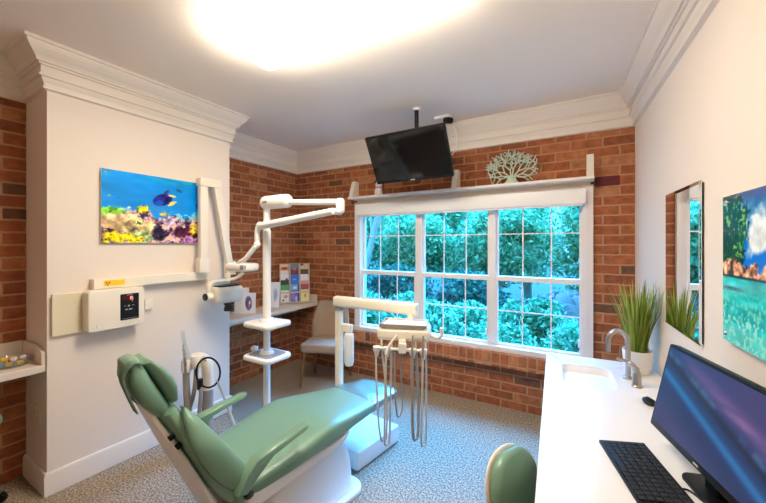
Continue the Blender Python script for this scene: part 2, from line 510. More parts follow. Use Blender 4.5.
# crown moulding, one mitred run round the room
prof = [(0.115, 0), (0.115, -0.014), (0.103, -0.016), (0.101, -0.026), (0.094, -0.04), (0.08, -0.058), (0.066, -0.072), (0.058, -0.084), (0.056, -0.094),
        (0.044, -0.095), (0.044, -0.106), (0.034, -0.107), (0.034, -0.148), (0.043, -0.150), (0.043, -0.160), (0.031, -0.162), (0.026, -0.175), (0.018, -0.19), (0.016, -0.205), (0.022, -0.207), (0.022, -0.217), (0.0, -0.222), (0.0, 0.0)]
path2 = [(XN, YF), (XN, COLY0), (COLX, COLY0), (COLX, COLY1), (XL, COLY1), (XL, YB), (RW.x, YB), (XR_F.x, XR_F.y)]
prof = [(o_, z_ * 1.07) for o_, z_ in prof]
def sweep(mb, path, prof, z0, closed=False):
    P = [Vector((p[0], p[1])) for p in path]; n = len(P); rings = []
    for i in range(n):
        dirs = []
        if i > 0 or closed: dirs.append((P[i] - P[i - 1]).normalized())
        if i < n - 1 or closed: dirs.append((P[(i + 1) % n] - P[i]).normalized())
        nr = [Vector((d.y, -d.x)) for d in dirs]       # to the right of travel = into the room
        if len(nr) == 2:
            m = (nr[0] + nr[1]).normalized(); m = m / max(0.2, m.dot(nr[0]))
        else: m = nr[0]
        rings.append([(P[i].x + m.x * o, P[i].y + m.y * o, z0 + z) for o, z in prof])
    mb.loft(rings)
b = MB(); sweep(b, path2, prof, H_C)
struct(b.build('trim_1', M['trim'], origin='world', smooth=False), 'cream stepped crown moulding round the ceiling', 'trim')
bp = [(0.0, 0), (0.016, 0), (0.016, 0.11), (0.011, 0.125), (0.0, 0.13)]
b = MB(); sweep(b, [(XN, COLY0), (COLX, COLY0), (COLX, COLY1), (XL, COLY1)], bp, 0)
struct(b.build('baseboard_left', M['trim'], origin='world', bevel=0.002), 'cream baseboard around the boxed-out white wall', 'trim')

# brick rowlock sill under the window and the loose red brick
b = MB(); b.box((WX0 - 0.05, YB - 0.085, 0.365), (WX1 + 0.05, YB, 0.485))
struct(b.build('trim_2', M['soldier'], origin='world', bevel=0.004), 'projecting brick sill course under the window', 'trim')

# ------------------------------------------------------------------ window: three double-hung units
mull = [(-2.07, -1.425), (-1.362, -0.715), (-0.66, -0.005)]
b = MB()
b.box((-2.142, YB - 0.03, 0.50), (-2.07, YB + 0.10, 1.86)); b.box((-0.005, YB - 0.03, 0.50), (0.068, YB + 0.10, 1.86))
b.box((-1.425, YB + 0.0, 0.54), (-1.362, YB + 0.10, 1.80)); b.box((-0.715, YB + 0.0, 0.54), (-0.66, YB + 0.10, 1.80))
b.box((-2.07, YB - 0.03, 1.745), (-0.005, YB + 0.10, 1.86))
b.box((-2.155, YB - 0.05, 0.485), (0.083, YB + 0.10, 0.53))
struct(b.build('trim_3', M['vinylframe'], origin='world', bevel=0.003), 'white window casing with mullions and sill', 'trim')
places = ['left window with a pale tree trunk behind it', 'middle window behind the instrument tray arm', 'right window behind the white countertop']
for i, (x0, x1) in enumerate(mull):
    w = bpy.data.objects.new('window_%d' % (i + 1), None); w.location = ((x0 + x1) / 2, YB, 0.54); COL.objects.link(w)
    struct(w, places[i], 'window')
    def sash(z0, z1, y0, y1, s, s2):
        m = MB(); m.box((x0, y0, z0), (x0 + s, y1, z1)); m.box((x1 - s, y0, z0), (x1, y1, z1))
        m.box((x0 + s, y0, z0), (x1 - s, y1, z0 + (s2 if z0 > 1 else s))); m.box((x0 + s, y0, z1 - (s if z0 > 1 else s2)), (x1 - s, y1, z1)); return m
    sash(0.53, 1.128, YB + 0.004, YB + 0.034, 0.02, 0.04).build('lower_sash', M['vinylframe'], w, bevel=0.002)
    sash(1.095, 1.75, YB + 0.035, YB + 0.06, 0.02, 0.035).build('upper_sash', M['vinylframe'], w, bevel=0.002)
    MB().box((x0 + 0.02, YB + 0.018, 0.54), (x1 - 0.015, YB + 0.021, 1.10)).build('lower_pane', M['glass'], w, smooth=False)
    MB().box((x0 + 0.02, YB + 0.046, 1.12), (x1 - 0.015, YB + 0.049, 1.74)).build('upper_pane', M['glass'], w, smooth=False)
    for nm, z0, z1, zz, y in (('lower_grille', 0.54, 1.11, 0.83, YB + 0.0175), ('upper_grille', 1.12, 1.735, 1.495, YB + 0.0455)):
        m = MB(); g = 0.005
        for k in (1, 2):
            xx = x0 + (x1 - x0) * k / 3; m.box((xx - g, y - 0.006, z0), (xx + g, y, z1))
        m.box((x0 + 0.02, y - 0.0055, zz - g), (x1 - 0.02, y - 0.0005, zz + g))
        m.build(nm, M['vinylframe'], w, smooth=False)
    MB().box((x1 - 0.03, YB - 0.006, 0.60), (x1 - 0.012, YB + 0.014, 0.66)).build('sash_latch', M['vinylframe'], w, bevel=0.003)

# roller blind cassette
t = thing('roller_blind', 'white roller blind cassette rolled up across the window top', 'blind', (-1.02, 3.0, 1.7))
MB().rbox((-2.075, 2.972, 1.712), (0.018, YB - 0.031, 1.828), 0.008, axis=0).build('cassette', M['white'], t)
MB().box((-2.05, 2.985, 1.698), (0.0, 3.02, 1.712)).build('hem_bar', M['vinylframe'], t, bevel=0.003)
MB().tube([(0.02, 3.0, 1.72), (0.02, 3.0, 1.6), (0.022, 3.005, 0.7)], 0.0025, 6).build('pull_cord', M['white'], t)

# display shelf above the window
t = thing('display_shelf', 'cream wooden ledge shelf above the window with upright brackets', 'shelf', (-1.03, 3.0, 1.85))
MB().box((-2.145, 2.905, 1.882), (0.072, YB - 0.001, 1.905)).build('shelf_board', M['trim'], t, bevel=0.004)
MB().box((-2.11, YB - 0.03, 1.861), (0.05, YB - 0.001, 1.882)).build('cleat', M['trim'], t, bevel=0.003)
for x in (-2.125, -0.995, 0.046):
    pr = [(YB - 0.001, 1.905), (2.93, 1.905), (2.945, 1.955), (2.985, 2.065), (2.985, 2.082), (YB - 0.001, 2.082)]
    m = MB(); m.prism(pr, 0, x - 0.024, x + 0.024); m.build('bracket', M['trim'], t, bevel=0.003)

# ------------------------------------------------------------------ ceiling lamp
def ceiling_lamp(loc, label):
    t = thing('ceiling_light', label, 'ceiling light', loc)
    m = MB(Matrix.Translation(loc)); m.rbox((-0.58, -0.15, -0.02), (0.58, 0.15, 0.0), 0.03); m.build('housing', M['white'], t)
    m = MB(Matrix.Translation(loc)); m.rbox((-0.61, -0.18, -0.085), (0.61, 0.18, -0.012), 0.06, edge=0.03); m.build('diffuser', M['lampdiff'], t)
    return t
ceiling_lamp((-0.99, 1.22, H_C), 'glowing white rectangular ceiling light above the dental chair')

# ------------------------------------------------------------------ wall-mounted television
TVc = Vector((-1.23, 2.38, 2.295)); tu = Vector((1, 0.0, 0)).normalized(); tdn = Vector((0, 0.21, -0.357)).normalized(); tn = tu.cross(tdn).normalized()
# tn should face the room (-Y, down)
if tn.y > 0: tn = -tn
FT = frame(TVc, tu, tdn, tn)
t = thing('television', 'black flat television tilted down from a ceiling pole', 'television', (-1.17, 2.5, 1.94))
MB(FT).rbox((-0.35, 0, -0.035), (0.35, 0.412, 0.0), 0.006, edge=0.003).build('casing', M['black'], t)
MB(FT).box((-0.338, 0.011, 0.0), (0.338, 0.392, 0.0012)).build('screen', M['blackgloss'], t, smooth=False)
MB(FT).box((-0.02, 0.398, 0.0), (0.02, 0.404, 0.0015)).build('badge', M['ink'], t, smooth=False)
MB().tube([(-1.156, 2.5, 2.485), (-1.156, 2.5, 2.17)], 0.017, 14).build('pole', M['black'], t)
MB().lathe([(0.03, 2.482), (0.034, 2.5)], (-1.156, 2.5, 0)).build('ceiling_plate', M['white'], t)
MB(FT).box((-0.06, 0.12, -0.085), (0.2, 0.3, -0.034)).build('mount_bracket', M['black'], t, bevel=0.004)
t = thing('small_camera', 'small black gadget with white cable hung from ceiling behind television', 'gadget', (-0.985, 2.76, 2.44))
MB().tube([(-1.0, 2.72, 2.445), (-0.96, 2.78, 2.455)], [0.026, 0.026], 14).build('housing', M['black'], t, bevel=0.004)
MB().box((-1.1, 2.735, 2.478), (-0.96, 2.80, 2.499)).build('mount', M['white'], t, bevel=0.003)
MB().box((-0.99, 2.745, 2.46), (-0.97, 2.765, 2.48)).build('stem', M['black'], t)
MB().tube(bez([(-0.965, 2.79, 2.45), (-0.935, 2.82, 2.36), (-0.925, 2.78, 2.2), (-0.98, 2.62, 2.08)]), 0.004, 6).build('cable', M['white'], t)

# ------------------------------------------------------------------ coral ornament on the shelf
random.seed(11)
t = thing('coral_ornament', 'pale teal branching coral ornament standing on the window shelf', 'ornament', (-0.51, 2.97, 1.905))
m = MB()
def grow(p, ang, ln, r, depth):
    if depth == 0: return
    a2 = ang + random.uniform(-0.15, 0.15)
    q = (p[0] + ln * math.sin(a2), 2.97 + random.uniform(-0.022, 0.022), p[2] + ln * math.cos(a2))
    rad = math.hypot((q[0] + 0.51) / 0.195, (q[2] - 2.03) / 0.17)
    if rad > 1.08: return
    m.tube([p, q], [r, r * 0.9], 6); m.ball(q, r * 1.15, 4)
    for sgn in (-1, 1): grow(q, a2 + sgn * random.uniform(0.35, 0.75), ln * random.uniform(0.8, 0.95), r * 0.92, depth - 1)
for a0 in (-1.75, -1.2, -0.7, -0.25, 0.2, 0.65, 1.15, 1.75):
    grow((-0.51 + a0 * 0.02, 2.97, 1.965), a0, 0.058, 0.0062, 5)
m.build('branches', M['coral'], t)
MB().lathe([(0.062, 1.905), (0.058, 1.915), (0.04, 1.935), (0.034, 1.95), (0.03, 1.965)], (-0.51, 2.97, 0)).build('base', M['coral'], t)

# figurine behind the television, partly visible on the shelf
t = thing('figurine', 'small white figurine with pink and black details under the television', 'figurine', (-1.80, 2.975, 1.905))
MB().lathe([(0.02, 1.905), (0.04, 1.915), (0.042, 1.95), (0.034, 1.975), (0.022, 1.985), (0.034, 2.0), (0.036, 2.02), (0.026, 2.045), (0.005, 2.055)], (-1.80, 2.975, 0)).build('body', M['whitetoy'], t)
for sx in (-1, 1):
    MB().ball((-1.80 + sx * 0.032, 2.965, 2.045), 0.013, 6).build('ear', M['black'], t)
MB().lathe([(0.035, 1.975), (0.039, 1.98), (0.035, 1.99)], (-1.80, 2.975, 0)).build('scarf', M['pinktoy'], t)

# red brick in the wall by the shelf end
b = MB(); b.box((0.08, YB - 0.006, 1.846), (0.235, YB + 0.02, 1.918)); tag(b.build('red_brick', M['redbrick'], bevel=0.004), 'dark red painted brick in the wall right of the shelf end', 'brick')

# ------------------------------------------------------------------ left pier: reef picture, x-ray control and arm
def reef(U, V):
    n = fbm(U * 9, V * 6); n2 = fbm(U * 30 + 9, V * 22 + 4); n3 = fbm(U * 60 + 3, V * 44 + 9, 3)
    img = C(16, 158, 232) * (0.88 + 0.24 * fbm(U * 3, V * 8 + 20))[..., None]
    img = over(img, np.clip((V - 0.82) * 3, 0, 1) * np.clip((fbm(U * 6, V * 26) - 0.45) * 5, 0, 1), C(100, 215, 235))
    top = 0.44 + 0.05 * np.sin(U * 7 + 0.6) + 0.16 * (n - 0.5) + 0.10 * np.exp(-((U - 0.38) / 0.09) ** 2) - 0.05 * np.exp(-((U - 0.85) / 0.1) ** 2) + 0.06 * (n2 - 0.5)
    reefm = np.clip((top - V) / 0.02, 0, 1)
    base = C(196, 166, 176) * (0.35 + 1.3 * n2)[..., None]
    base = over(base, np.clip((fbm(U * 18 + 30, V * 14) - 0.52) * 9, 0, 1), C(86, 66, 104) * (0.6 + 0.8 * n3)[..., None])
    base = over(base, np.clip((fbm(U * 22 + 50, V * 16 + 8) - 0.56) * 10, 0, 1), C(240, 206, 186))
    img = over(img, reefm, base)
    hi = np.clip((top + 0.07 - V) / 0.04, 0, 1) * np.clip((V - top + 0.08) / 0.04, 0, 1) * np.clip((n2 - 0.48) * 9, 0, 1)
    img = over(img, hi * np.clip(U * 3 - 1.2, 0, 1), C(150, 216, 236))
    def tex(c, f=30, o=0): return np.clip(C(*c) * (0.45 + 1.1 * fbm(U * f + o, V * f * .75 + o, 3))[..., None], 0, 1)
    E = 0.10 * (n2 - 0.5) + 0.06 * (n3 - 0.5)         # ragged outlines
    Ue, Ve = U + E * 0.5, V + E
    img = over(img, blob(Ue, Ve, 0.08, 0.42, 0.14, 0.07), tex((140, 214, 90), 40))
    img = over(img, blob(Ue, Ve, 0.20, 0.475, 0.06, 0.03), tex((170, 210, 230), 40))
    img = over(img, blob(Ue, Ve, 0.17, 0.28, 0.24, 0.14, 0.15), tex((244, 214, 170), 14))
    img = over(img, blob(Ue, Ve, 0.33, 0.24, 0.16, 0.12, 0.15), tex((226, 204, 156), 18, 5))
    img = over(img, blob(Ue, Ve, 0.33, 0.29, 0.04, 0.03, 0.4), tex((120, 150, 60), 30))
    img = over(img, blob(Ue, Ve, 0.36, 0.10, 0.13, 0.10, 0.2), tex((180, 196, 140), 30))
    img = over(img, blob(Ue, Ve, 0.36, 0.50, 0.065, 0.055, 0.3), tex((255, 224, 40), 44))
    for cx, cy, r in ((0.05, 0.07, 0.06), (0.13, 0.06, 0.06), (0.20, 0.09, 0.06), (0.27, 0.06, 0.06), (0.33, 0.04, 0.04), (0.1, 0.11, 0.05), (0.25, 0.11, 0.04)):
        img = over(img, blob(Ue, Ve, cx, cy, r, r * 1.1, 0.35), tex((255, 232, 60), 50, cx * 50))
    img = over(img, blob(Ue, Ve, 0.06, 0.17, 0.06, 0.04, 0.4), tex((110, 70, 96), 44))
    img = over(img, blob(Ue, Ve, 0.30, 0.19, 0.05, 0.03, 0.4), tex((120, 84, 110), 44))
    img = over(img, blob(Ue, Ve, 0.53, 0.15, 0.09, 0.12, 0.3), tex((70, 60, 84), 40))
    img = over(img, blob(Ue, Ve, 0.62, 0.36, 0.10, 0.08, 0.4), tex((206, 184, 214), 40))
    img = over(img, blob(Ue, Ve, 0.56, 0.435, 0.04, 0.03, 0.3), tex((250, 220, 50), 40))
    img = over(img, blob(Ue, Ve, 0.78, 0.17, 0.13, 0.10, 0.3), tex((100, 54, 84), 44))
    img = over(img, blob(Ue, Ve, 0.86, 0.05, 0.12, 0.06, 0.3), tex((186, 140, 196), 44))
    img = over(img, blob(Ue, Ve, 0.93, 0.22, 0.09, 0.13, 0.3), tex((232, 190, 90), 50, 3))
    img = over(img, blob(Ue, Ve, 0.94, 0.13, 0.06, 0.03, 0.4), tex((80, 60, 40), 44, 3))
    # a large blue fish with pale yellow fins, and small ones
    img = over(img, blob(U, V, 0.56, 0.66, 0.125, 0.085, 0.15, 0.75), np.clip(C(52, 62, 150) * (0.4 + 1.2 * n2)[..., None], 0, 1))
    img = over(img, blob(U, V, 0.525, 0.61, 0.06, 0.05, 0.4, 0.7), C(40, 110, 205))
    img = over(img, blob(U, V, 0.60, 0.785, 0.05, 0.02, 0.4, 0.9), C(96, 80, 140))
    for cx, cy, ro in ((0.66, 0.735, -0.2), (0.65, 0.60, 0.55), (0.67, 0.635, 0.4)):
        img = over(img, blob(U, V, cx, cy, 0.055, 0.019, 0.35, ro), C(250, 226, 140))
    img = over(img, blob(U, V, 0.735, 0.83, 0.045, 0.024, 0.4, -0.6), C(50, 104, 130))
    img = over(img, blob(U, V, 0.975, 0.60, 0.04, 0.075, 0.4, 0.3), C(24, 60, 170))
    img = np.clip((img - 0.5) * 1.25 + 0.42, 0, 1)
    img = over(img, blob(U, V, 0.065, 0.645, 0.018, 0.015, 0.5), C(170, 200, 90))
    img = over(img, blob(U, V, 0.15, 0.62, 0.05, 0.012, 0.6), C(12, 120, 200))
    return img
t = thing('reef_picture', 'frameless picture of coral reef with blue fish on white wall', 'picture', (COLX, 1.24, 1.41))
MB().box((COLX + 0.012, 0.925, 1.413), (COLX + 0.02, 1.562, 1.876)).build('panel', M['white'], t, smooth=False)
painted('printed_face', M['print'], t, (COLX + 0.0206, 0.925, 1.413), (0, 1, 0), (0, 0, 1), 0.637, 0.463, 200, 150, reef)
for y in (0.948, 1.54):
    for z in (1.435, 1.855):
        MB().lathe([(0.009, COLX), (0.009, COLX + 0.022), (0.007, COLX + 0.025)], (0, y, z), 14, 0).build('standoff', M['chrome'], t)

t = thing('xray_control_box', 'cream x-ray control box with dark display panel and back plate', 'control box', (COLX, 0.95, 0.87))
MB().rbox((COLX, 0.700, 0.884), (COLX + 0.022, 0.86, 1.122), 0.01, axis=0).build('back_plate', M['ivory'], t, bevel=0.003)
MB().rbox((COLX + 0.016, 0.832, 0.884), (COLX + 0.105, 1.128, 1.130), 0.02, axis=0, edge=0.008).build('case', M['cream'], t)
XF = COLX + 0.105
MB().rbox((XF - 0.001, 0.992, 0.930), (XF + 0.002, 1.094, 1.093), 0.006, axis=0).build('display_panel', M['black'], t)
MB().box((XF + 0.001, 1.008, 1.052), (XF + 0.0028, 1.062, 1.078)).build('digit_window', M['darkred'], t, smooth=False)
m = MB()
def seg7(y, z, s, on):
    w, h, k = 0.55 * s, s, 0.13 * s
    segs = {'a': (0, h - k, w, h), 'g': (0, h / 2 - k / 2, w, h / 2 + k / 2), 'd': (0, 0, w, k), 'f': (0, h / 2, k, h), 'b': (w - k, h / 2, w, h), 'e': (0, 0, k, h / 2), 'c': (w - k, 0, w, h / 2)}
    for q in on:
        a0, b0, a1, b1 = segs[q]; m.box((XF + 0.0025, y + a0, z + b0), (XF + 0.0036, y + a1, z + b1))
seg7(1.036, 1.055, 0.020, 'bc'); seg7(1.049, 1.055, 0.020, 'afgcd')
m.build('red_digits', M['red'], t, smooth=False)
MB().box((XF + 0.001, 1.054, 1.042), (XF + 0.0028, 1.059, 1.047)).build('indicator_light', M['yellow'], t, smooth=False)
MB().box((XF + 0.001, 1.026, 1.0835), (XF + 0.0026, 1.058, 1.0865)).build('maker_mark', M['ink'], t, smooth=False)
MB().box((XF + 0.001, 1.003, 0.938), (XF + 0.0026, 1.085, 0.9395)).build('small_print', M['ink'], t, smooth=False)
for y0, z0, y1, z1 in ((1.012, 1.017, 1.022, 1.019), (1.033, 1.012, 1.042, 1.022), (1.055, 1.018, 1.068, 1.020), (1.018, 0.992, 1.032, 0.998), (1.038, 0.992, 1.056, 0.998)):
    MB().box((XF + 0.001, y0, z0), (XF + 0.0035, y1, z1)).build('button', M['ink'], t, smooth=False)
m = MB(); m.lathe([(0.009, XF - 0.002), (0.008, XF + 0.006), (0.0, XF + 0.006)], (0, 0.882, 0.918), 16, 0); m.build('power_switch', M['white'], t)
MB().rbox((COLX, 1.165, 0.96), (COLX + 0.03, 1.215, 1.03), 0.006, axis=0).build('cable_plate', M['cream'], t, bevel=0.003)

t = thing('xray_wall_rail', 'long cream wall rail with yellow radiation sticker', 'rail', (COLX, 1.23, 1.12))
MB().rbox((COLX, 0.877, 1.131), (COLX + 0.06, 1.60, 1.194), 0.006, axis=1).build('rail', M['cream'], t)
XS = COLX + 0.0602
MB().box((XS, 0.925, 1.147), (XS + 0.001, 1.035, 1.182)).build('warning_sticker', M['yellow'], t, smooth=False)
m = MB(); cy, cz = 0.944, 1.1635
for a0 in (30, 150, 270):
    pts = [(cy + rr * math.cos(R(a)), cz + rr * math.sin(R(a))) for rr, a in ((0.003, a0 + 28), (0.003, a0 - 28), (0.0125, a0 - 28), (0.0135, a0), (0.0125, a0 + 28))]
    m.prism(pts, 0, XS + 0.0008, XS + 0.0016)
m.build('radiation_trefoil', M['brown'], t, smooth=False)

t = thing('xray_machine', 'cream folding x-ray arm with tube head hung beside the reef picture', 'x-ray unit', (-2.48, 1.53, 1.15))
AXX = -2.49
MB().rbox((AXX - 0.03, 1.492, 1.19), (AXX + 0.03, 1.572, 1.30), 0.006, edge=0.004).build('base_knuckle', M['cream'], t)
MB().rbox((AXX - 0.022, 1.503, 1.29), (AXX + 0.022, 1.562, 1.87), 0.006, axis=2, edge=0.003).build('boom', M['cream'], t)
MB().rbox((AXX - 0.03, 1.497, 1.845), (AXX + 0.03, 1.672, 1.908), 0.008, axis=0, edge=0.004).build('top_bracket', M['cream'], t)
m = MB()
m.loft([[(AXX - 0.022, 1.61, 1.87), (AXX + 0.022, 1.61, 1.87), (AXX + 0.022, 1.668, 1.87), (AXX - 0.022, 1.668, 1.87)],
        [(AXX - 0.02, 1.725, 1.25), (AXX + 0.02, 1.725, 1.25), (AXX + 0.02, 1.78, 1.25), (AXX - 0.02, 1.78, 1.25)]])
m.build('lower_arm', M['cream'], t, bevel=0.004)
# the link leans with the arm
MB().rbox((AXX - 0.03, 1.722, 1.16), (AXX + 0.03, 1.800, 1.27), 0.01, edge=0.004).build('elbow', M['cream'], t)
MB().lathe([(0.018, 1.10), (0.024, 1.115), (0.018, 1.13), (0.024, 1.145), (0.02, 1.17)], (-2.46, 1.72, 0), 18).build('swivel', M['cream'], t)
yk = bez([(-2.40, 1.52, 1.045), (-2.40, 1.525, 1.10), (-2.41, 1.57, 1.118), (-2.44, 1.65, 1.115), (-2.46, 1.72, 1.12)])
MB().tube(yk, 0.016, 12).build('yoke', M['cream'], t)
MB().tube(bez([(-2.46, 1.72, 1.12), (-2.44, 1.78, 1.13), (-2.40, 1.82, 1.17)]), 0.013, 12).build('yoke_handle', M['cream'], t)
m = MB(); m.rbox((-2.465, 1.545, 0.952), (-2.335, 1.79, 1.082), 0.045, axis=1, edge=0.03); m.build('tube_head', M['cream'], t)
MB().rbox((-2.445, 1.575, 1.08), (-2.355, 1.77, 1.091), 0.03, axis=2).build('head_lid', M['darkmetal'], t)
MB().lathe([(0.030, 1.546), (0.032, 1.52), (0.030, 1.50), (0.0, 1.50)], (-2.40, 0, 1.015), 20, 1).build('side_knob', M['cream'], t)
MB().lathe([(0.025, 1.5005), (0.027, 1.492), (0.023, 1.488), (0.0, 1.488)], (-2.40, 0, 1.015), 20, 1).build('knob_cap', M['darkmetal'], t)
MB().lathe([(0.038, 0.95), (0.038, 0.935), (0.031, 0.93), (0.031, 0.915), (0.036, 0.91), (0.036, 0.885), (0.0, 0.885)], (-2.40, 1.69, 0), 20).build('beam_cone', M['darkmetal'], t)

# outlet plate
t = thing('wall_outlet', 'small pale outlet plate low on the side of the white wall', 'outlet', (-2.72, COLY0 - 0.004, 0.38))
MB().rbox((-2.755, COLY0 - 0.006, 0.375), (-2.685, COLY0, 0.49), 0.006, axis=1).build('plate', M['ivory'], t, bevel=0.0015)
for z in (0.412, 0.455):
    MB().rbox((-2.735, COLY0 - 0.0075, z - 0.014), (-2.705, COLY0 - 0.005, z + 0.014), 0.008, axis=1).build('socket', M['white'], t)

# ------------------------------------------------------------------ dental chair
CA = R(8.1)
ca = Vector((math.sin(CA), math.cos(CA), 0)); cl = Vector((math.cos(CA), -math.sin(CA), 0)); CP = Vector((-1.395, 1.0, 0))
FC = frame(CP, cl, ca)                          # (sideways to the right, along towards the feet, up)
def interp(tab, x):
    if x <= tab[0][0]: return tab[0][1:]
    for p, q in zip(tab, tab[1:]):
        if x <= q[0]:
            k = (x - p[0]) / (q[0] - p[0]); return tuple(a + (b_ - a) * k for a, b_ in zip(p[1:], q[1:]))
    return tab[-1][1:]
def cushion(mb, secs, n=10, pw=4.0):
    """secs: (centre(lat,t,z) of the top face, normal(t,z), half width, thickness, edge lift, crown)"""
    rings = []
    for c, nrm, w, th, lift, crown in secs:
        ring = []
        N2 = 4 * n
        for k in range(N2):
            an = 2 * math.pi * (k + 0.5) / N2
            cx, sx = math.cos(an), math.sin(an)
            x = w * math.copysign(abs(cx) ** (2 / 5.5), cx); y = math.copysign(abs(sx) ** (2 / pw), sx)
            q = abs(x / w)
            h = -th / 2 + y * th / 2 + lift * q ** 2.5 + (crown * (1 - q * q) if y > 0 else 0)
            ring.append((c[0] + x, c[1] + nrm[0] * h, c[2] + nrm[1] * h))
        rings.append(ring)
    # soft ends
    def shrink(r, k, push):
        m_ = [sum(p[i] for p in r) / len(r) for i in range(3)]
        return [tuple(m_[i] + (p[i] - m_[i]) * k + push[i] for i in range(3)) for p in r]
    def direc(a, b_):
        ma = Vector([sum(p[i] for p in a) / len(a) for i in range(3)]); mb_ = Vector([sum(p[i] for p in b_) / len(b_) for i in range(3)])
        return (ma - mb_).normalized()
    d0 = direc(rings[0], rings[1]); d1 = direc(rings[-1], rings[-2]); e = 0.018
    pre = [shrink(rings[0], 0.72, d0 * e), shrink(rings[0], 0.92, d0 * e * 0.75)]
    post = [shrink(rings[-1], 0.92, d1 * e * 0.75), shrink(rings[-1], 0.72, d1 * e)]
    mb.loft(pre + rings + post)
    return mb

t = thing('dental_chair', 'reclined sage green dental chair with white base and clear foot cover', 'dental chair', (-1.35, 1.3, 0), rotz=0)
seat_tab = [  # t, z top, half width, thickness
    (-0.09, 0.425, 0.225, 0.075), (0.0, 0.432, 0.235, 0.075), (0.14, 0.452, 0.25, 0.085), (0.27, 0.478, 0.255, 0.10), (0.37, 0.498, 0.255, 0.115), (0.45, 0.492, 0.245, 0.11),
    (0.60, 0.472, 0.222, 0.09), (0.78, 0.450, 0.195, 0.07), (0.93, 0.436, 0.176, 0.055), (1.05, 0.420, 0.163, 0.048)]
secs = []
for k in range(27):
    x = -0.09 + (1.05 + 0.09) * k / 26
    z, w, th = interp(seat_tab, x)
    secs.append(((0, x, z), (0, 1), w, th, -0.006, 0.006))
m = MB(FC); cushion(m, secs); seat = m.build('seat_cushion', M['green'], t)
secs = []
for k in range(12):
    x = 0.79 + 0.275 * k / 11
    z, w, th = interp(seat_tab, x)
    secs.append(((0, x, z + 0.004), (0, 1), w + 0.004, th + 0.008, -0.006, 0.006))
m = MB(FC); cushion(m, secs); fc = m.build('foot_cover', M['cover'], t); fc['label'] = 'clear vinyl foot cover'

bd = Vector((0, -0.487, 0.873)); bn = Vector((0, 0.873, 0.487))
back_tab = [  # s along the back, half width, thickness, edge lift
    (-0.02, 0.205, 0.07, 0.005), (0.08, 0.225, 0.08, 0.005), (0.18, 0.222, 0.075, 0.005), (0.28, 0.20, 0.065, 0.005), (0.36, 0.168, 0.06, 0.005), (0.42, 0.125, 0.055, 0.01)]
B0 = Vector((0, -0.065, 0.405))
secs = []
for k in range(15):
    s_ = -0.02 + 0.44 * k / 14
    w, th, li = interp(back_tab, s_)
    c = B0 + bd * s_
    secs.append(((c.x, c.y, c.z), (bn.y, bn.z), w, th, li, 0.0))
m = MB(FC); cushion(m, secs, pw=3.0); m.build('back_cushion', M['green'], t)
wing = [(0.425, -0.10, -0.058), (0.44, -0.118, -0.048), (0.47, -0.152, -0.045), (0.505, -0.18, -0.062), (0.54, -0.205, -0.084), (0.605, -0.242, -0.127), (0.675, -0.266, -0.172), (0.74, -0.273, -0.217), (0.765, -0.272, -0.236), (0.78, -0.268, -0.25), (0.79, -0.262, -0.256)]
for sg in (-1, 1):
    m = MB(FC); rings = []; seam = []
    for k in range(25):
        z = 0.425 + (0.79 - 0.425) * k / 24
        tl_, tr_ = interp(wing, z)
        L_ = 0.234 - 2.6 * max(0.0, z - 0.60) ** 2; bul = 0.022 * min(1.0, (z - 0.415) / 0.05, (0.80 - z) / 0.04)
        ring = []
        for q in range(15):
            u = q / 14; ring.append((sg * (L_ + bul * math.sin(math.pi * u) ** 0.55), tl_ + (tr_ - tl_) * u, z))
        ring += [(sg * 0.11, tr_ - 0.01, z), (sg * 0.11, tl_ + 0.01, z)]
        rings.append(ring); seam.append((sg * (L_ + 0.002), tl_ + 0.002, z))
    m.loft(rings); wg = m.build('side_wing', M['green'], t)
    MB(FC).tube(bez(seam[::2], 2), 0.0035, 6).build('wing_piping', M['darkgreen'], wg)
# white shell and spine behind the back
sh = []
for s_, w, off, th in ((-0.08, 0.10, -0.085, 0.04), (0.0, 0.15, -0.078, 0.035), (0.1, 0.175, -0.076, 0.028), (0.25, 0.165, -0.066, 0.025), (0.36, 0.12, -0.058, 0.025), (0.43, 0.07, -0.054, 0.025), (0.50, 0.045, -0.05, 0.022), (0.60, 0.04, -0.046, 0.02)):
    c = B0 + bd * s_ + bn * (off)
    sh.append(((0, c.y, c.z), (bn.y, bn.z), w, th, 0.0, 0.0))
m = MB(FC); cushion(m, sh, n=6); m.build('back_shell', M['white'], t)
for k, (u0, u1) in enumerate(((0.365, 0.31), (0.325, 0.275))):
    c = B0 + bd * u0 - bn * 0.066; 
    m = MB(frame(FC @ Vector((0.128 if k == 0 else 0.142, c.y, c.z)), cl, ca * bd.y + Vector((0, 0, bd.z)), ca * bn.y + Vector((0, 0, bn.z))))
    m.box((-0.002, -0.008, -0.010), (0.012, 0.010, 0.010)); m.build('recline_switch', M['black'], t, bevel=0.002)
# headrest pad, pillow and strap
H0 = Vector((0, -0.288, 0.785)); hd = Vector((0, -0.44, 0.898)); hn = Vector((0, 0.898, 0.44))
secs = []
for s_, w, th in ((0.0, 0.09, 0.05), (0.05, 0.10, 0.065), (0.11, 0.102, 0.07), (0.165, 0.098, 0.062), (0.205, 0.085, 0.042)):
    c = H0 + hd * s_; secs.append(((0, c.y, c.z), (hn.y, hn.z), w, th, 0.0, 0.006))
m = MB(FC); cushion(m, secs, pw=2.6); hp = m.build('headrest_pad', M['green'], t)
secs = []
for s_, w, th in ((0.015, 0.088, 0.03), (0.055, 0.097, 0.048), (0.10, 0.10, 0.052), (0.15, 0.095, 0.042), (0.18, 0.085, 0.028)):
    c = H0 + hd * s_ + hn * (th + 0.004); secs.append(((0, c.y, c.z), (hn.y, hn.z), w, th, 0.012, 0.0))
m = MB(FC); cushion(m, secs, pw=2.3); m.build('neck_pillow', M['green'], t)
m = MB(FC)
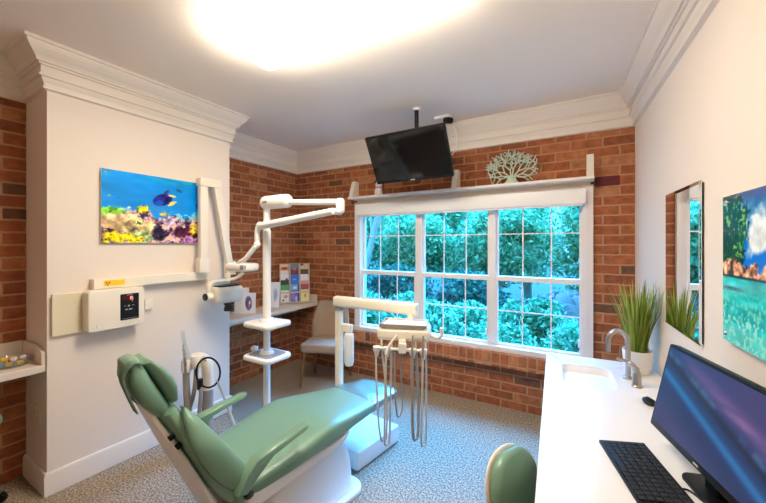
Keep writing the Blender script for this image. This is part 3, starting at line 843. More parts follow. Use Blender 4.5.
path = [H0 + hd * 0.205 + hn * 0.008, H0 + hd * 0.228 - hn * 0.022, H0 + hd * 0.20 - hn * 0.068, H0 + hd * 0.13 - hn * 0.082, H0 + hd * 0.06 - hn * 0.09]
P = bez([tuple(p) for p in path], 6)
rings = []
for i, p in enumerate(P):
    d = (P[min(i + 1, len(P) - 1)] - P[max(i - 1, 0)]).normalized(); nn = Vector((0, -d.z, d.y))
    rings.append([(0.045, p.y, p.z), (0.09, p.y, p.z), (0.09, p.y + nn.y * 0.005, p.z + nn.z * 0.005), (0.045, p.y + nn.y * 0.005, p.z + nn.z * 0.005)])
m.loft(rings)
m.build('headrest_strap', M['darkgreen'], t)
m = MB(FC)
c1 = H0 + hd * 0.0 - hn * 0.035; c2 = H0 + hd * 0.10 - hn * 0.055
m.tube([(0, c1.y, c1.z), (0, c2.y, c2.z)], 0.022, 12); m.build('headrest_bar', M['darkmetal'], t)
# armrests: flat pad on a swept gusset
for sg in (-1, 1):
    prof2 = [(-0.125, 0.435), (-0.095, 0.495), (-0.05, 0.543), (0.05, 0.560), (0.18, 0.578), (0.212, 0.578), (0.195, 0.568), (0.10, 0.548), (0.025, 0.528), (-0.035, 0.475), (-0.09, 0.425)]
    m = MB(FC)
    rings = []
    cy = sum(p[0] for p in prof2) / len(prof2); cz = sum(p[1] for p in prof2) / len(prof2)
    for lat, k in ((0.238, 0.8), (0.243, 0.95), (0.252, 1.0), (0.275, 1.0), (0.285, 0.95), (0.29, 0.8)):
        rings.append([(sg * lat, cy + (p[0] - cy) * (1 - (1 - k) * 0.25), cz + (p[1] - cz) * k) for p in prof2])
    m.loft(rings); m.build('armrest', M['green'], t)
    m = MB(FC); m.tube(bez([(sg * 0.25, -0.085, 0.45), (sg * 0.24, -0.06, 0.39), (sg * 0.18, 0.0, 0.355)]), 0.016, 10); m.build('armrest_stem', M['black'], t)
# white seat frame, lift arm and base
pr = [(-0.06, 0.345), (-0.05, 0.385), (0.0, 0.378), (0.22, 0.376), (0.46, 0.376), (0.535, 0.398), (0.548, 0.385), (0.50, 0.352), (0.40, 0.338), (0.22, 0.325), (0.0, 0.31)]
m = MB(FC); m.prism([(p[0], p[1]) for p in pr], 0, -0.232, 0.232); m.build('seat_frame', M['white'], t, bevel=0.008)
pr = [(0.03, 0.335), (0.36, 0.345), (0.42, 0.315), (0.2, 0.15), (0.02, 0.12), (-0.14, 0.16)]
m = MB(FC); m.prism(pr, 0, -0.11, 0.11); m.build('lift_arm', M['grey'], t, bevel=0.01)
m = MB(FC)
rings = []
for z, lo, hi, w, rr in ((0.03, -0.16, 0.655, 0.20, 0.07), (0.06, -0.12, 0.645, 0.175, 0.06), (0.17, 0.0, 0.635, 0.165, 0.05), (0.25, 0.12, 0.615, 0.155, 0.05), (0.282, 0.2, 0.575, 0.14, 0.05)):
    ring = []
    for cx, cy_, st in ((w - rr, hi - rr, 0), (-w + rr, hi - rr, 90), (-w + rr, lo + rr, 180), (w - rr, lo + rr, 270)):
        for k in range(6):
            an = R(st + 18 * k); ring.append((cx + rr * math.cos(an), cy_ + rr * math.sin(an), z))
    rings.append(ring)
m.loft(rings); m.build('base_cover', M['white'], t, bevel=0.006)
m = MB(FC); m.rbox((-0.24, -0.30, 0.0), (0.235, 0.68, 0.03), 0.09, edge=0.008); m.build('base_plate', M['white'], t)

# utility box in front of the chair base
t = thing('utility_box', 'low white utility box on the carpet under the chair foot', 'utility box', tuple(FC @ Vector((0, 0.9, 0))))
m = MB(FC); m.rbox((-0.33, 0.735, 0.012), (0.105, 1.165, 0.122), 0.012, edge=0.006); m.build('cover', M['white'], t)
m = MB(FC); m.box((-0.32, 0.745, 0.0), (0.095, 1.155, 0.02)); m.build('plinth', M['grey'], t)

# delivery post, arm and instrument unit
pb = Vector((-1.478, 1.905, 0.0))
t = thing('delivery_unit', 'white instrument delivery unit on post and arm over chair foot', 'delivery unit', (pb.x, pb.y, 0.122))
MB().rbox((pb.x - 0.024, pb.y - 0.024, 0.1225), (pb.x + 0.024, pb.y + 0.024, 0.965), 0.012).build('post', M['cream'], t)
MB().lathe([(0.05, 0.1225), (0.052, 0.14), (0.042, 0.155)], (pb.x, pb.y, 0)).build('post_collar', M['cream'], t)
a0 = Vector((pb.x + 0.0, pb.y - 0.005, 1.005)); a1 = Vector((-0.925, 1.975, 0.99)); ad = (a1 - a0).normalized(); an_ = Vector((-ad.y, ad.x, 0))
m = MB(frame(a0, ad, an_)); L_ = (a1 - a0).length; m.rbox((-0.03, -0.035, -0.036), (L_ + 0.02, 0.035, 0.036), 0.018, axis=0, edge=0.01); m.build('arm', M['cream'], t)
MB().lathe([(0.034, 0.945), (0.034, 0.97)], (pb.x, pb.y, 0), 20).build('post_bearing', M['grey'], t)
m = MB(frame(pb, ad, an_)); m.rbox((0.028, -0.02, 0.80), (0.10, 0.02, 0.85), 0.006); m.build('bottle_bracket', M['cream'], t)
DO = Vector((-0.94, 1.86, 0.0)); du = Vector((0.948, 0.318, 0)); dv = Vector((-0.318, 0.948, 0))
FD = frame(DO, du, dv)                          # across the unit, depth, up
MB().tube([(-0.945, 1.955, 0.965), (-0.945, 1.955, 0.90)], 0.022, 14).build('spindle', M['cream'], t)
m = MB(FD); m.rbox((-0.155, -0.085, 0.838), (0.155, 0.10, 0.905), 0.02, axis=0, edge=0.012); m.build('control_head', M['cream'], t)
m = MB(FD); m.rbox((-0.145, -0.07, 0.905), (0.145, 0.10, 0.913), 0.02, axis=2); m.build('tray_holder', M['white'], t)
m = MB(FD); m.rbox((-0.15, -0.075, 0.835), (0.15, -0.06, 0.86), 0.004); m.build('front_strip', M['white'], t)
m = MB(FD); m.tube(bez([(0.155, 0.0, 0.86), (0.20, -0.02, 0.85), (0.222, -0.025, 0.872), (0.222, -0.03, 0.91)]), 0.011, 10); m.build('pull_handle', M['cream'], t)
m = MB(FD); m.tube([(-0.15, -0.10, 0.79), (0.14, -0.10, 0.79)], 0.009, 10)
m.box((-0.02, -0.105, 0.79), (0.02, -0.075, 0.845)); m.build('holder_bar', M['cream'], t)
hx = (-0.145, -0.085, 0.0, 0.065, 0.125)
for k, x in enumerate(hx):
    if k == 2: continue
    m = MB(FD); m.lathe([(0.010, 0.755), (0.012, 0.765), (0.022, 0.795), (0.023, 0.81), (0.017, 0.81), (0.010, 0.79)], (x, -0.135, 0), 16); m.box((x - 0.012, -0.122, 0.782), (x + 0.012, -0.095, 0.80)); m.build('instrument_holder', M['white'], t)
m = MB(FD); m.rbox((-0.02, -0.125, 0.775), (0.025, -0.095, 0.83), 0.008, axis=1); m.build('toggle_block', M['white'], t)
hose = [(-0.145, 'lightgrey', 0.27, 0.03, 0.0058), (-0.085, 'lightgrey', 0.25, -0.012, 0.0068), (-0.035, 'grey', 0.42, 0.01, 0.005), (0.065, 'grey', 0.30, 0.004, 0.0085), (0.125, 'lightgrey', 0.27, -0.012, 0.0058)]
for x, mt, zb, lean, r in hose:
    top = 0.79
    P = bez([(x, -0.155, top), (x + lean * 0.2, -0.165, top - 0.18), (x + lean * 0.6, -0.165, zb + 0.12), (x + lean * 0.9 + 0.004, -0.155, zb + 0.015), (x + lean + 0.014, -0.135, zb), (x + lean + 0.024, -0.115, zb + 0.02), (x + lean * 0.9 + 0.026, -0.10, 0.5), (x * 0.97 + 0.015, -0.085, 0.79), (x * 0.97 + 0.01, -0.06, 0.845)], 6)
    m = MB(FD); m.tube(P, r, 8); m.build('hose', M[mt], t)
for x, s0 in ((-0.085, 0.02), (0.065, 0.0), (0.125, 0.0)):
    m = MB(FD); m.tube([(x, -0.158, 0.775), (x + s0, -0.15, 0.83), (x + s0 * 3, -0.13, 0.885)], [0.008, 0.0065, 0.005], 10); m.build('handpiece', M['white' if x < 0 else 'steel'], t)
# water bottle hung under the bracket
t2 = pb + ad * 0.078
t = thing('water_bottle', 'white water bottle hung from bracket on delivery post', 'bottle', (t2.x, t2.y, 0.555))
MB().lathe([(0.012, 0.80), (0.014, 0.79), (0.03, 0.785), (0.034, 0.765), (0.034, 0.59), (0.026, 0.565), (0.0, 0.56)], (t2.x, t2.y, 0), 24).build('bottle', M['white'], t)

# instrument tray on the unit
t = thing('instrument_tray', 'shallow steel tray with paper liner on the delivery unit', 'tray', tuple(FD @ Vector((0, 0.0, 0.913))))
m = MB(FD)
m.rbox((-0.135, -0.08, 0.914), (0.135, 0.10, 0.918), 0.02, axis=2)
for lo, hi in (((-0.14, -0.085, 0.914), (0.14, -0.08, 0.93)), ((-0.14, 0.10, 0.914), (0.14, 0.105, 0.93)), ((-0.14, -0.085, 0.914), (-0.135, 0.105, 0.93)), ((0.135, -0.085, 0.914), (0.14, 0.105, 0.93))): m.box(lo, hi)
m.build('tray', M['chrome'], t)
m = MB(FD); m.rbox((-0.131, -0.076, 0.918), (0.131, 0.096, 0.9195), 0.015, axis=2); m.build('paper_liner', M['white'], t, smooth=False)

# ------------------------------------------------------------------ light pole with trays
lp = Vector((-1.92, 1.65, 0))
t = thing('light_pole', 'tall white floor pole with dental lamp arm and two small trays', 'dental lamp pole', (lp.x, lp.y, 0))
MB().lathe([(0.13, 0.0), (0.135, 0.012), (0.12, 0.022), (0.04, 0.03), (0.036, 0.06)], lp).build('foot', M['white'], t)
MB().lathe([(0.023, 0.03), (0.023, 1.66)], lp, 24).build('pole', M['white'], t)
MB().lathe([(0.024, 0.885), (0.028, 0.89), (0.028, 1.5), (0.024, 1.505)], lp, 24).build('pole_sleeve', M['white'], t)
m = MB(); m.rbox((lp.x - 0.05, lp.y - 0.045, 1.650), (lp.x + 0.235, lp.y + 0.045, 1.745), 0.045, axis=0, edge=0.044); m.build('pivot_head', M['white'], t)
MB().box((lp.x + 0.01, lp.y - 0.0465, 1.688), (lp.x + 0.05, lp.y - 0.04, 1.704)).build('pivot_slot', M['grey'], t, smooth=False)
ex = -1.268
MB().tube([(lp.x + 0.16, lp.y, 1.69), (ex - 0.01, lp.y, 1.662)], 0.019, 16).build('upper_arm', M['white'], t)
MB().rbox((ex - 0.028, lp.y - 0.03, 1.59), (ex + 0.02, lp.y + 0.03, 1.685), 0.028, axis=2, edge=0.02).build('arm_elbow', M['white'], t)
MB().tube([(ex - 0.005, lp.y - 0.062, 1.60), (lp.x + 0.01, lp.y - 0.062, 1.53)], [0.021, 0.026], 16).build('spring_arm', M['white'], t)
MB().tube([(ex - 0.005, lp.y - 0.075, 1.60), (ex - 0.005, lp.y, 1.60)], 0.02, 12).build('elbow_pin', M['white'], t)
bx = -1.925; by = lp.y - 0.062
MB().tube(bez([(bx + 0.05, by, 1.535), (bx + 0.0, by, 1.54), (bx - 0.02, by, 1.49), (bx - 0.02, by, 1.42)]), 0.018, 14).build('drop_arm', M['white'], t)
MB().ball((bx - 0.02, by, 1.405), 0.024, 8).build('drop_joint', M['white'], t)
MB().tube([(bx - 0.02, by, 1.405), (-2.09, by, 1.285)], [0.018, 0.015], 14).build('yoke_arm', M['white'], t)
MB().tube(bez([(bx - 0.005, by - 0.03, 1.39), (bx - 0.06, by - 0.05, 1.32), (-2.07, by - 0.06, 1.275)]), 0.012, 10).build('yoke_side', M['white'], t)
m = MB(); m.rbox((-2.225, by - 0.085, 1.215), (-1.985, by + 0.085, 1.272), 0.07, axis=2, edge=0.022); m.build('lamp_head', M['white'], t)
m = MB(); m.rbox((-2.20, by - 0.06, 1.205), (-2.01, by + 0.06, 1.216), 0.05, axis=2); m.build('lamp_lens', M['clear'], t)
m = MB(); m.rbox((-2.02, by - 0.084, 1.232), (-1.985, by - 0.06, 1.262), 0.006, axis=0); m.build('lamp_switch', M['grey'], t)
for z in (0.832, 0.604):
    m = MB(); m.rbox((lp.x - 0.13, lp.y - 0.12, z), (lp.x + 0.14, lp.y + 0.12, z + 0.032), 0.05, axis=2, edge=0.012); tr = m.build('tray', M['white'], t)
    MB().lathe([(0.045, z - 0.03), (0.05, z), (0.05, z + 0.04), (0.04, z + 0.055)], lp, 20).build('tray_clamp', M['white'], t)
m = MB(); m.rbox((lp.x - 0.10, lp.y - 0.09, 0.6355), (lp.x + 0.11, lp.y + 0.09, 0.638), 0.03, axis=2); m.build('tray_inset', M['grey'], t)
t = thing('wadded_tissue', 'crumpled white tissue on the lower tray of the pole', 'tissue', (lp.x - 0.05, lp.y - 0.06, 0.638))
m = MB(); random.seed(3)
m.ball((lp.x - 0.09, lp.y - 0.03, 0.661), 0.022, 7, (1.4, 1, 0.9))
for v_ in m.bm.verts: v_.co += Vector((random.uniform(-1, 1), random.uniform(-1, 1), random.uniform(-0.6, 1))) * 0.007
m.build('wad', M['white'], t)

# ------------------------------------------------------------------ assistant's suction stand
ap = Vector((-2.25, 1.42, 0))
t = thing('suction_stand', 'cream suction stand with hoses behind the chair near the white wall', 'suction stand', (ap.x, ap.y, 0))
MB().lathe([(0.11, 0), (0.115, 0.015), (0.1, 0.025), (0.045, 0.035)], ap).build('foot', M['black'], t)
MB().lathe([(0.036, 0.03), (0.036, 0.40)], ap, 22).build('lower_post', M['grey'], t)
P = bez([(ap.x, ap.y, 0.40), (ap.x, ap.y, 0.53), (ap.x - 0.008, ap.y - 0.006, 0.585), (ap.x - 0.04, ap.y - 0.03, 0.617), (ap.x - 0.075, ap.y - 0.055, 0.612)], 8)
MB().tube(P, 0.038, 18).build('neck', M['cream'], t)
hx0 = Vector((-2.41, 1.27, 0.65)); hx1 = Vector((-2.24, 1.45, 0.715))
m = MB(); m.tube([(-2.34, 1.335, 0.575), (-2.235, 1.405, 0.625)], 0.024, 12); m.build('holder_bar', M['cream'], t)
for k, f in enumerate((0.02, 0.5)):
    p = Vector((-2.345, 1.325, 0.57)).lerp(Vector((-2.23, 1.40, 0.625)), f)
    MB().lathe([(0.028, -0.04), (0.034, -0.03), (0.034, 0.03), (0.028, 0.045)], p, 16).build('holder_cup', M['white'], t)
pp = Vector((-2.345, 1.325, 0.57))
MB().tube([(pp.x, pp.y, 0.54), (pp.x, pp.y, 0.65), (pp.x - 0.01, pp.y - 0.005, 0.72)], [0.02, 0.02, 0.014], 14).build('suction_handle', M['lightgrey'], t)
MB().tube([(pp.x - 0.01, pp.y - 0.005, 0.71), (pp.x - 0.02, pp.y - 0.015, 0.81)], [0.013, 0.011], 12).build('suction_tip', M['clear'], t)
MB().tube([(pp.x + 0.025, pp.y - 0.02, 0.54), (pp.x + 0.03, pp.y - 0.025, 0.64), (pp.x + 0.015, pp.y - 0.03, 0.70)], [0.011, 0.011, 0.007], 10).build('syringe', M['chrome'], t)
MB().tube(bez([(pp.x, pp.y, 0.55), (pp.x + 0.005, pp.y, 0.42), (pp.x + 0.02, pp.y + 0.01, 0.2), (pp.x + 0.08, pp.y + 0.05, 0.06), (ap.x - 0.05, ap.y - 0.03, 0.05)]), 0.022, 12).build('suction_hose', M['grey'], t)
MB().tube(bez([(-2.29, 1.365, 0.58), (-2.30, 1.355, 0.4), (-2.35, 1.33, 0.16), (-2.28, 1.37, 0.05)]), 0.014, 10).build('thin_hose', M['grey'], t)
cpt = Vector((-2.165, 1.37, 0.545)); cu = Vector((0.862, 0.507, 0))
loop = [tuple(cpt + cu * (0.08 * math.sin(a)) + Vector((0, 0, 0.10 * math.cos(a)))) for a in [2 * math.pi * k / 32 for k in range(33)]]
MB().tube(loop, 0.0065, 8, caps=False).build('black_cable', M['black'], t)
p = cpt - cu * 0.055 + Vector((0, 0, -0.07)); MB().tube([tuple(p + Vector((0, 0, 0.025))), tuple(p - Vector((0, 0, 0.04)))], [0.02, 0.018], 10).build('cable_plug', M['black'], t)
MB().tube(bez([tuple(p), (p.x + 0.01, p.y, 0.40), (p.x - 0.01, p.y, 0.2), (p.x + 0.03, p.y + 0.02, 0.03)]), 0.013, 8).build('plug_hose', M['grey'], t)
MB().tube(bez([tuple(cpt + cu * 0.06 + Vector((0, 0, -0.05))), (-2.10, 1.44, 0.38), (-2.04, 1.47, 0.2), (-1.97, 1.5, 0.02)]), 0.010, 8).build('side_hose', M['lightgrey'], t)

# cable on the floor by the chair base
m = MB(); m.tube(bez([(-1.66, 0.79, 0.006), (-1.72, 0.83, 0.006), (-1.76, 0.90, 0.006), (-1.70, 0.95, 0.006), (-1.60, 0.90, 0.006), (-1.58, 0.82, 0.006), (-1.66, 0.76, 0.012), (-1.72, 0.80, 0.016), (-1.73, 0.9, 0.014)]), 0.005, 8)
tag(m.build('floor_cable', M['white']), 'thin white cable looped on the carpet behind the chair base', 'cable')

# ------------------------------------------------------------------ left recess: shelf by the window, rack, cards, waiting chair
SX = -2.69
t = thing('wall_shelf', 'long cream shelf along the left brick wall beside the window', 'shelf', (-2.86, 2.45, 0.69))
m = MB(); m.box((XL + 0.001, COLY1 + 0.001, 0.69), (SX, YB - 0.001, 0.73)); m.build('shelf_top', M['laminate'], t, bevel=0.004)
m = MB(); m.box((XL + 0.02, YB - 0.02, 0.73), (SX - 0.005, YB - 0.001, 0.815)); m.build('end_splash', M['laminate'], t, bevel=0.003)
m = MB(); m.box((XL + 0.001, COLY1 + 0.04, 0.60), (XL + 0.03, YB - 0.04, 0.69)); m.build('cleat', M['laminate'], t)

r0 = Vector((-2.985, 2.745, 0)); r1 = Vector((-2.785, 3.015, 0)); ru = (r1 - r0).normalized(); rn = Vector((ru.y, -ru.x, 0))
tilt = R(5); rv = (Vector((0, 0, 1)) * math.cos(tilt) - rn * math.sin(tilt)); rf = rn * math.cos(tilt) + Vector((0, 0, 1)) * math.sin(tilt)
RO = r0 + rn * 0.03 + Vector((0, 0, 0.732))
FK = frame(RO, ru, rf, rv)
Wk, Hk = 0.336, 0.455
t = thing('brochure_rack', 'grey wire rack of colourful brochures standing in the shelf corner', 'rack', (RO.x, RO.y, 0.73))
m = MB(FK); m.box((0, -0.006, 0), (Wk, 0.0, Hk)); m.build('back_panel', M['grey'], t)
m = MB(FK)
for x in (0, Wk / 3 - 0.004, 2 * Wk / 3 - 0.004, Wk - 0.008): m.box((x, 0, 0), (x + 0.008, 0.03, Hk))
m.build('divider', M['lightgrey'], t)
for k, z in enumerate((0.0, 0.115, 0.235)):
    m = MB(FK); m.box((0, 0.0, z), (Wk, 0.032 - 0.009 * k, z + 0.006)); m.box((0, 0.028 - 0.009 * k, z), (Wk, 0.032 - 0.009 * k, z + 0.018)); m.build('pocket', M['lightgrey'], t)
def brochure_fn(kind):
    def f(U, V):
        n = fbm(U * 12 + kind * 3, V * 16 + kind, 3)
        base = [C(226, 224, 226), C(205, 180, 165), C(226, 140, 60), C(96, 96, 200), C(40, 110, 205), C(112, 120, 138), C(236, 220, 150), C(226, 224, 224), C(206, 176, 130)][kind]
        img = np.ones(U.shape + (3,)) * base * (0.9 + 0.2 * n)[..., None]
        if kind == 0: img = over(img, V > 0.70, C(70, 160, 80)); img = over(img, blob(U, V, 0.6, 0.35, 0.3, 0.12, 0.4), C(170, 160, 165)); img = over(img, blob(U, V, 0.3, 0.15, 0.15, 0.05, 0.4), C(40, 40, 50))
        if kind == 1: img = over(img, (V > 0.72), C(228, 222, 224)); img = over(img, blob(U, V, 0.75, 0.75, 0.18, 0.06, 0.4), C(30, 30, 34)); img = over(img, (V < 0.70), C(46, 46, 48) * (0.5 + n)[..., None])
        if kind == 2: img = over(img, (V > 0.86), C(232, 190, 150)); img = over(img, blob(U, V, 0.5, 0.76, 0.45, 0.10, 0.3), C(176, 88, 24) * (0.5 + n)[..., None]); img = over(img, V < 0.66, C(220, 214, 214))
        if kind == 3: img = over(img, (V > 0.68), C(110, 170, 225)); img = over(img, blob(U, V, 0.5, 0.82, 0.3, 0.08, 0.4), C(220, 230, 240)); img = over(img, blob(U, V, 0.3, 0.35, 0.25, 0.3, 0.4), C(150, 120, 205)); img = over(img, blob(U, V, 0.65, 0.2, 0.16, 0.2, 0.4), C(190, 205, 215)); img = over(img, U > 0.84, C(40, 60, 120))
        if kind == 4: img = over(img, blob(U, V, 0.45, 0.72, 0.3, 0.05, 0.4), C(120, 170, 225))
        if kind == 5: img = over(img, V < 0.76, C(120, 40, 46) * (0.5 + n)[..., None]); img = over(img, blob(U, V, 0.5, 0.72, 0.3, 0.08, 0.5), C(200, 120, 120))
        if kind == 6: img = over(img, V > 0.70, C(168, 76, 62)); img = over(img, blob(U, V, 0.55, 0.35, 0.12, 0.12, 0.4), C(180, 130, 50))
        if kind == 7: img = over(img, V < 0.64, C(206, 150, 150))
        if kind == 8: img = over(img, (V > 0.9) & (U < 0.4), C(60, 50, 40)); img = over(img, V < 0.70, C(86, 62, 46) * (0.6 + 0.8 * n)[..., None])
        return img
    return f
BR = [(0, 0, 0, 'white brochure with green heading, bottom left of the brochure rack'), (0, 1, 1, 'black and white brochure, middle left of the brochure rack'), (0, 2, 2, 'orange brochure, top left of the brochure rack'),
      (1, 0, 3, 'purple and light blue brochure, bottom centre of the brochure rack'), (1, 1, 4, 'plain bright blue brochure, centre of the brochure rack'), (1, 2, 5, 'grey and dark red brochure, top centre of the brochure rack'),
      (2, 0, 6, 'pale yellow brochure with red heading, bottom right of rack'), (2, 1, 7, 'white brochure, middle right of the brochure rack'), (2, 2, 8, 'beige and brown brochure, top right of the brochure rack')]
for c_, r_, kd, lb in BR:
    x0 = c_ * Wk / 3 + 0.010; z0 = (0.008, 0.123, 0.243)[r_]; y0 = (0.018, 0.011, 0.004)[r_]; w_ = Wk / 3 - 0.022; h_ = 0.205
    q = FK @ Vector((x0, y0, z0))
    bt = thing('brochure', lb, 'brochure', tuple(q), 'brochures in the wire rack')
    m = MB(FK); m.box((x0, y0, z0), (x0 + w_, y0 + 0.003, z0 + h_)); m.build('pages', M['white'], bt, smooth=False)
    painted('cover', M['paper'], bt, tuple(FK @ Vector((x0, y0 + 0.0036, z0))), tuple(ru), tuple(rv), w_, h_, 24, 48, brochure_fn(kd))

def card(x, y, w, h, ang, label, cat, fn, stand=True):
    e = Vector((math.cos(ang), math.sin(ang), 0)); nn = Vector((e.y, -e.x, 0)); up = (Vector((0, 0, 1)) * math.cos(R(10)) - nn * math.sin(R(10)))
    o = Vector((x, y, 0.731)); F_ = frame(o, e, nn * math.cos(R(10)) + Vector((0, 0, 1)) * math.sin(R(10)), up)
    t = thing('display_card', label, cat, tuple(o))
    m = MB(F_); m.box((0, -0.004, 0), (w, 0.0, h)); m.build('board', M['white'], t, smooth=False)
    m = MB(); m.prism([(0, 0), (-0.05, 0), (-0.012, h * 0.6)], 0, 0, 0.01)
    for v_ in m.bm.verts: v_.co = o + e * (w / 2 + v_.co.x) + nn * (v_.co.y * 1.0 - 0.006) + Vector((0, 0, v_.co.z))
    m.build('easel_foot', M['white'], t, smooth=False)
    painted('printed_face', M['paper'], t, tuple(F_ @ Vector((0.0, 0.0008, 0))), tuple(e), tuple(up), w, h, 30, 40, fn)
def cardA(U, V):
    img = np.ones(U.shape + (3,)) * C(228, 228, 230)
    img = over(img, blob(U, V, 0.45, 0.5, 0.28, 0.38, 0.2, 0.2), C(90, 80, 120) * (0.5 + fbm(U * 10, V * 14))[..., None])
    img = over(img, blob(U, V, 0.5, 0.45, 0.12, 0.2, 0.4), C(190, 110, 120)); return img
def cardB(U, V): return over(np.ones(U.shape + (3,)) * C(226, 224, 226), blob(U, V, 0.5, 0.7, 0.3, 0.1, 0.5), C(190, 200, 215))
def cardC(U, V):
    img = np.ones(U.shape + (3,)) * C(220, 224, 232); img = over(img, U < 0.35, C(60, 70, 130)); img = over(img, blob(U, V, 0.7, 0.5, 0.2, 0.3, 0.5), C(150, 170, 210)); return img
card(-2.93, 2.12, 0.13, 0.25, R(40), 'white display card behind the x-ray tube head', 'card', cardB)
card(-2.86, 2.16, 0.12, 0.20, R(42), 'white display card with dark figure print beside x-ray head', 'card', cardA)
card(-2.93, 2.49, 0.15, 0.27, R(35), 'blue and white display card behind the light pole', 'card', cardC)

# waiting chair
wf = Vector((0.35, -0.937, 0)); wr = Vector((0.937, 0.35, 0)); wc = Vector((-2.388, 2.457, 0)) + wr * 0.20 - wf * 0.20
FW = frame(wc, wr, -wf)                         # right (as seen from the room), back, up
t = thing('waiting_chair', 'taupe velvet waiting chair with thin brass legs in the corner', 'chair', tuple(wc))
m = MB(FW); m.rbox((-0.21, -0.215, 0.345), (0.21, 0.20, 0.43), 0.05, axis=2, edge=0.03); m.build('seat', M['velvet'], t)
rings = []
for z, rad, th in ((0.36, 0.20, 0.045), (0.44, 0.212, 0.055), (0.58, 0.218, 0.055), (0.72, 0.21, 0.05), (0.785, 0.195, 0.045), (0.80, 0.185, 0.02)):
    outer, inner = [], []
    a_max = 1.35 if z < 0.6 else (1.05 if z < 0.75 else 0.95)
    for k in range(17):
        a = -a_max + 2 * a_max * k / 16
        ex_ = math.copysign(abs(math.sin(a)) ** 0.7, math.sin(a)); ey_ = abs(math.cos(a)) ** 0.7
        lean = (z - 0.4) * 0.14
        outer.append((rad * ex_, 0.01 + rad * ey_ + lean, z)); inner.append(((rad - th) * ex_, 0.01 + (rad - th) * ey_ + lean, z))
    rings.append(outer + inner[::-1])
m = MB(FW); m.loft(rings); m.build('backrest', M['velvet'], t, subsurf=1)
for sx in (-1, 1):
    for sy in (-1, 1):
        m = MB(FW); m.tube([(sx * 0.17, sy * 0.16, 0.35), (sx * 0.20, sy * 0.20, 0.0)], [0.013, 0.009], 12); m.build('leg', M['brass'], t)

# ------------------------------------------------------------------ near left recess: desk with toy tray, outlet, stool
t = thing('side_desk', 'cream built-in desk at left edge between brick and white wall', 'desk', (-2.8, 0.1, 0.69))
m = MB(); m.box((XN + 0.001, -1.0, 0.69), (COLX - 0.01, COLY0 - 0.001, 0.73)); m.build('desk_top', M['laminate'], t, bevel=0.004)
m = MB(); m.prism([(XN + 0.02, 0.73), (COLX - 0.012, 0.73), (COLX - 0.012, 0.80), (COLX - 0.08, 0.825), (XN + 0.02, 0.825)], 1, COLY0 - 0.02, COLY0 - 0.001); m.build('side_splash', M['laminate'], t, bevel=0.002)
m = MB(); m.box((XN + 0.001, -1.0, 0.73), (XN + 0.02, COLY0 - 0.02, 0.825)); m.build('back_splash', M['laminate'], t, bevel=0.002)
m = MB(); m.box((XN + 0.05, -1.0, 0.0), (COLX - 0.03, -0.96, 0.69)); m.build('end_panel', M['laminate'], t)
tc_ = Vector((-2.73, 0.578, 0.73))
t = thing('toy_tray', 'clear plastic tray of little toys on the left desk', 'tray', tuple(tc_))
m = MB(); m.lathe([(0.0, 0.7305), (0.066, 0.7305), (0.084, 0.775), (0.081, 0.775), (0.063, 0.734), (0.0, 0.734)], (tc_.x, tc_.y, 0), 26); m.build('bowl', M['clear'], t)
random.seed(8)
toys = [('yellowtoy', 'yellow'), ('bluetoy', 'blue'), ('pinktoy', 'pink'), ('whitetoy', 'white'), ('yellowtoy', 'yellow'), ('bluetoy', 'blue'), ('pinktoy', 'pink'), ('whitetoy', 'white'), ('yellowtoy', 'yellow'), ('whitetoy', 'white')]
spots = [(0.045, -0.02), (0.02, -0.05), (-0.045, -0.03), (-0.02, 0.045), (0.05, 0.03), (-0.055, 0.015), (0.0, 0.0), (0.015, 0.05), (-0.01, -0.03), (0.03, 0.005)]
for k, ((mt, cn), (dx, dy)) in enumerate(zip(toys, spots)):
    p = tc_ + Vector((dx * 0.85, dy * 0.85, 0.019 if k < 6 else 0.04))
    m = MB(); m.ball(p, 0.016, 6, (1.2, 0.9, 0.8)); m.ball((p.x + 0.013, p.y + 0.004, p.z + 0.007), 0.009, 5)
    tag(m.build('small_toy', M[mt]), 'little %s toy in the clear tray on the left desk' % cn, 'toy', '%s toys in the clear tray' % cn)
def stool(loc, label, rot):
    T_ = Matrix.Translation(loc) @ Matrix.Rotation(rot, 4, 'Z')
    t = thing('operator_stool', label, 'stool', loc, rotz=0)
    m = MB(T_); m.lathe([(0.0, 0.45), (0.15, 0.45), (0.19, 0.465), (0.2, 0.49), (0.19, 0.515), (0.15, 0.53), (0.0, 0.533)], (0, 0, 0), 30); m.build('seat', M['green'], t)
    m = MB(T_); m.lathe([(0.17, 0.43), (0.175, 0.45), (0.0, 0.45)], (0, 0, 0), 30); m.build('seat_pan', M['cream'], t)
    m = MB(T_); m.tube([(0, 0, 0.08), (0, 0, 0.44)], 0.026, 14); m.build('gas_column', M['steel'], t)
    for k in range(5):
        a = 2 * math.pi * k / 5
        m = MB(T_); m.tube([(0, 0, 0.10), (0.15 * math.cos(a), 0.15 * math.sin(a), 0.085), (0.22 * math.cos(a), 0.22 * math.sin(a), 0.065)], [0.025, 0.02, 0.014], 10); lg = m.build('leg', M['steel'], t)
        m = MB(T_); m.lathe([(0.0, -0.012), (0.025, -0.012), (0.028, 0), (0.025, 0.012), (0, 0.012)], (0.22 * math.cos(a), 0.22 * math.sin(a), 0.028), 16, 1); m.build('caster', M['black'], lg)
    return t, T_
stool((-2.66, 0.33, 0), 'green round stool at left edge under the cream desk', R(36))
so = Vector((-0.02, 1.19, 0))
t, T_ = stool((-0.02 + 0.03, 1.19, 0), 'green operator stool with backrest tucked at the white counter', R(-3))
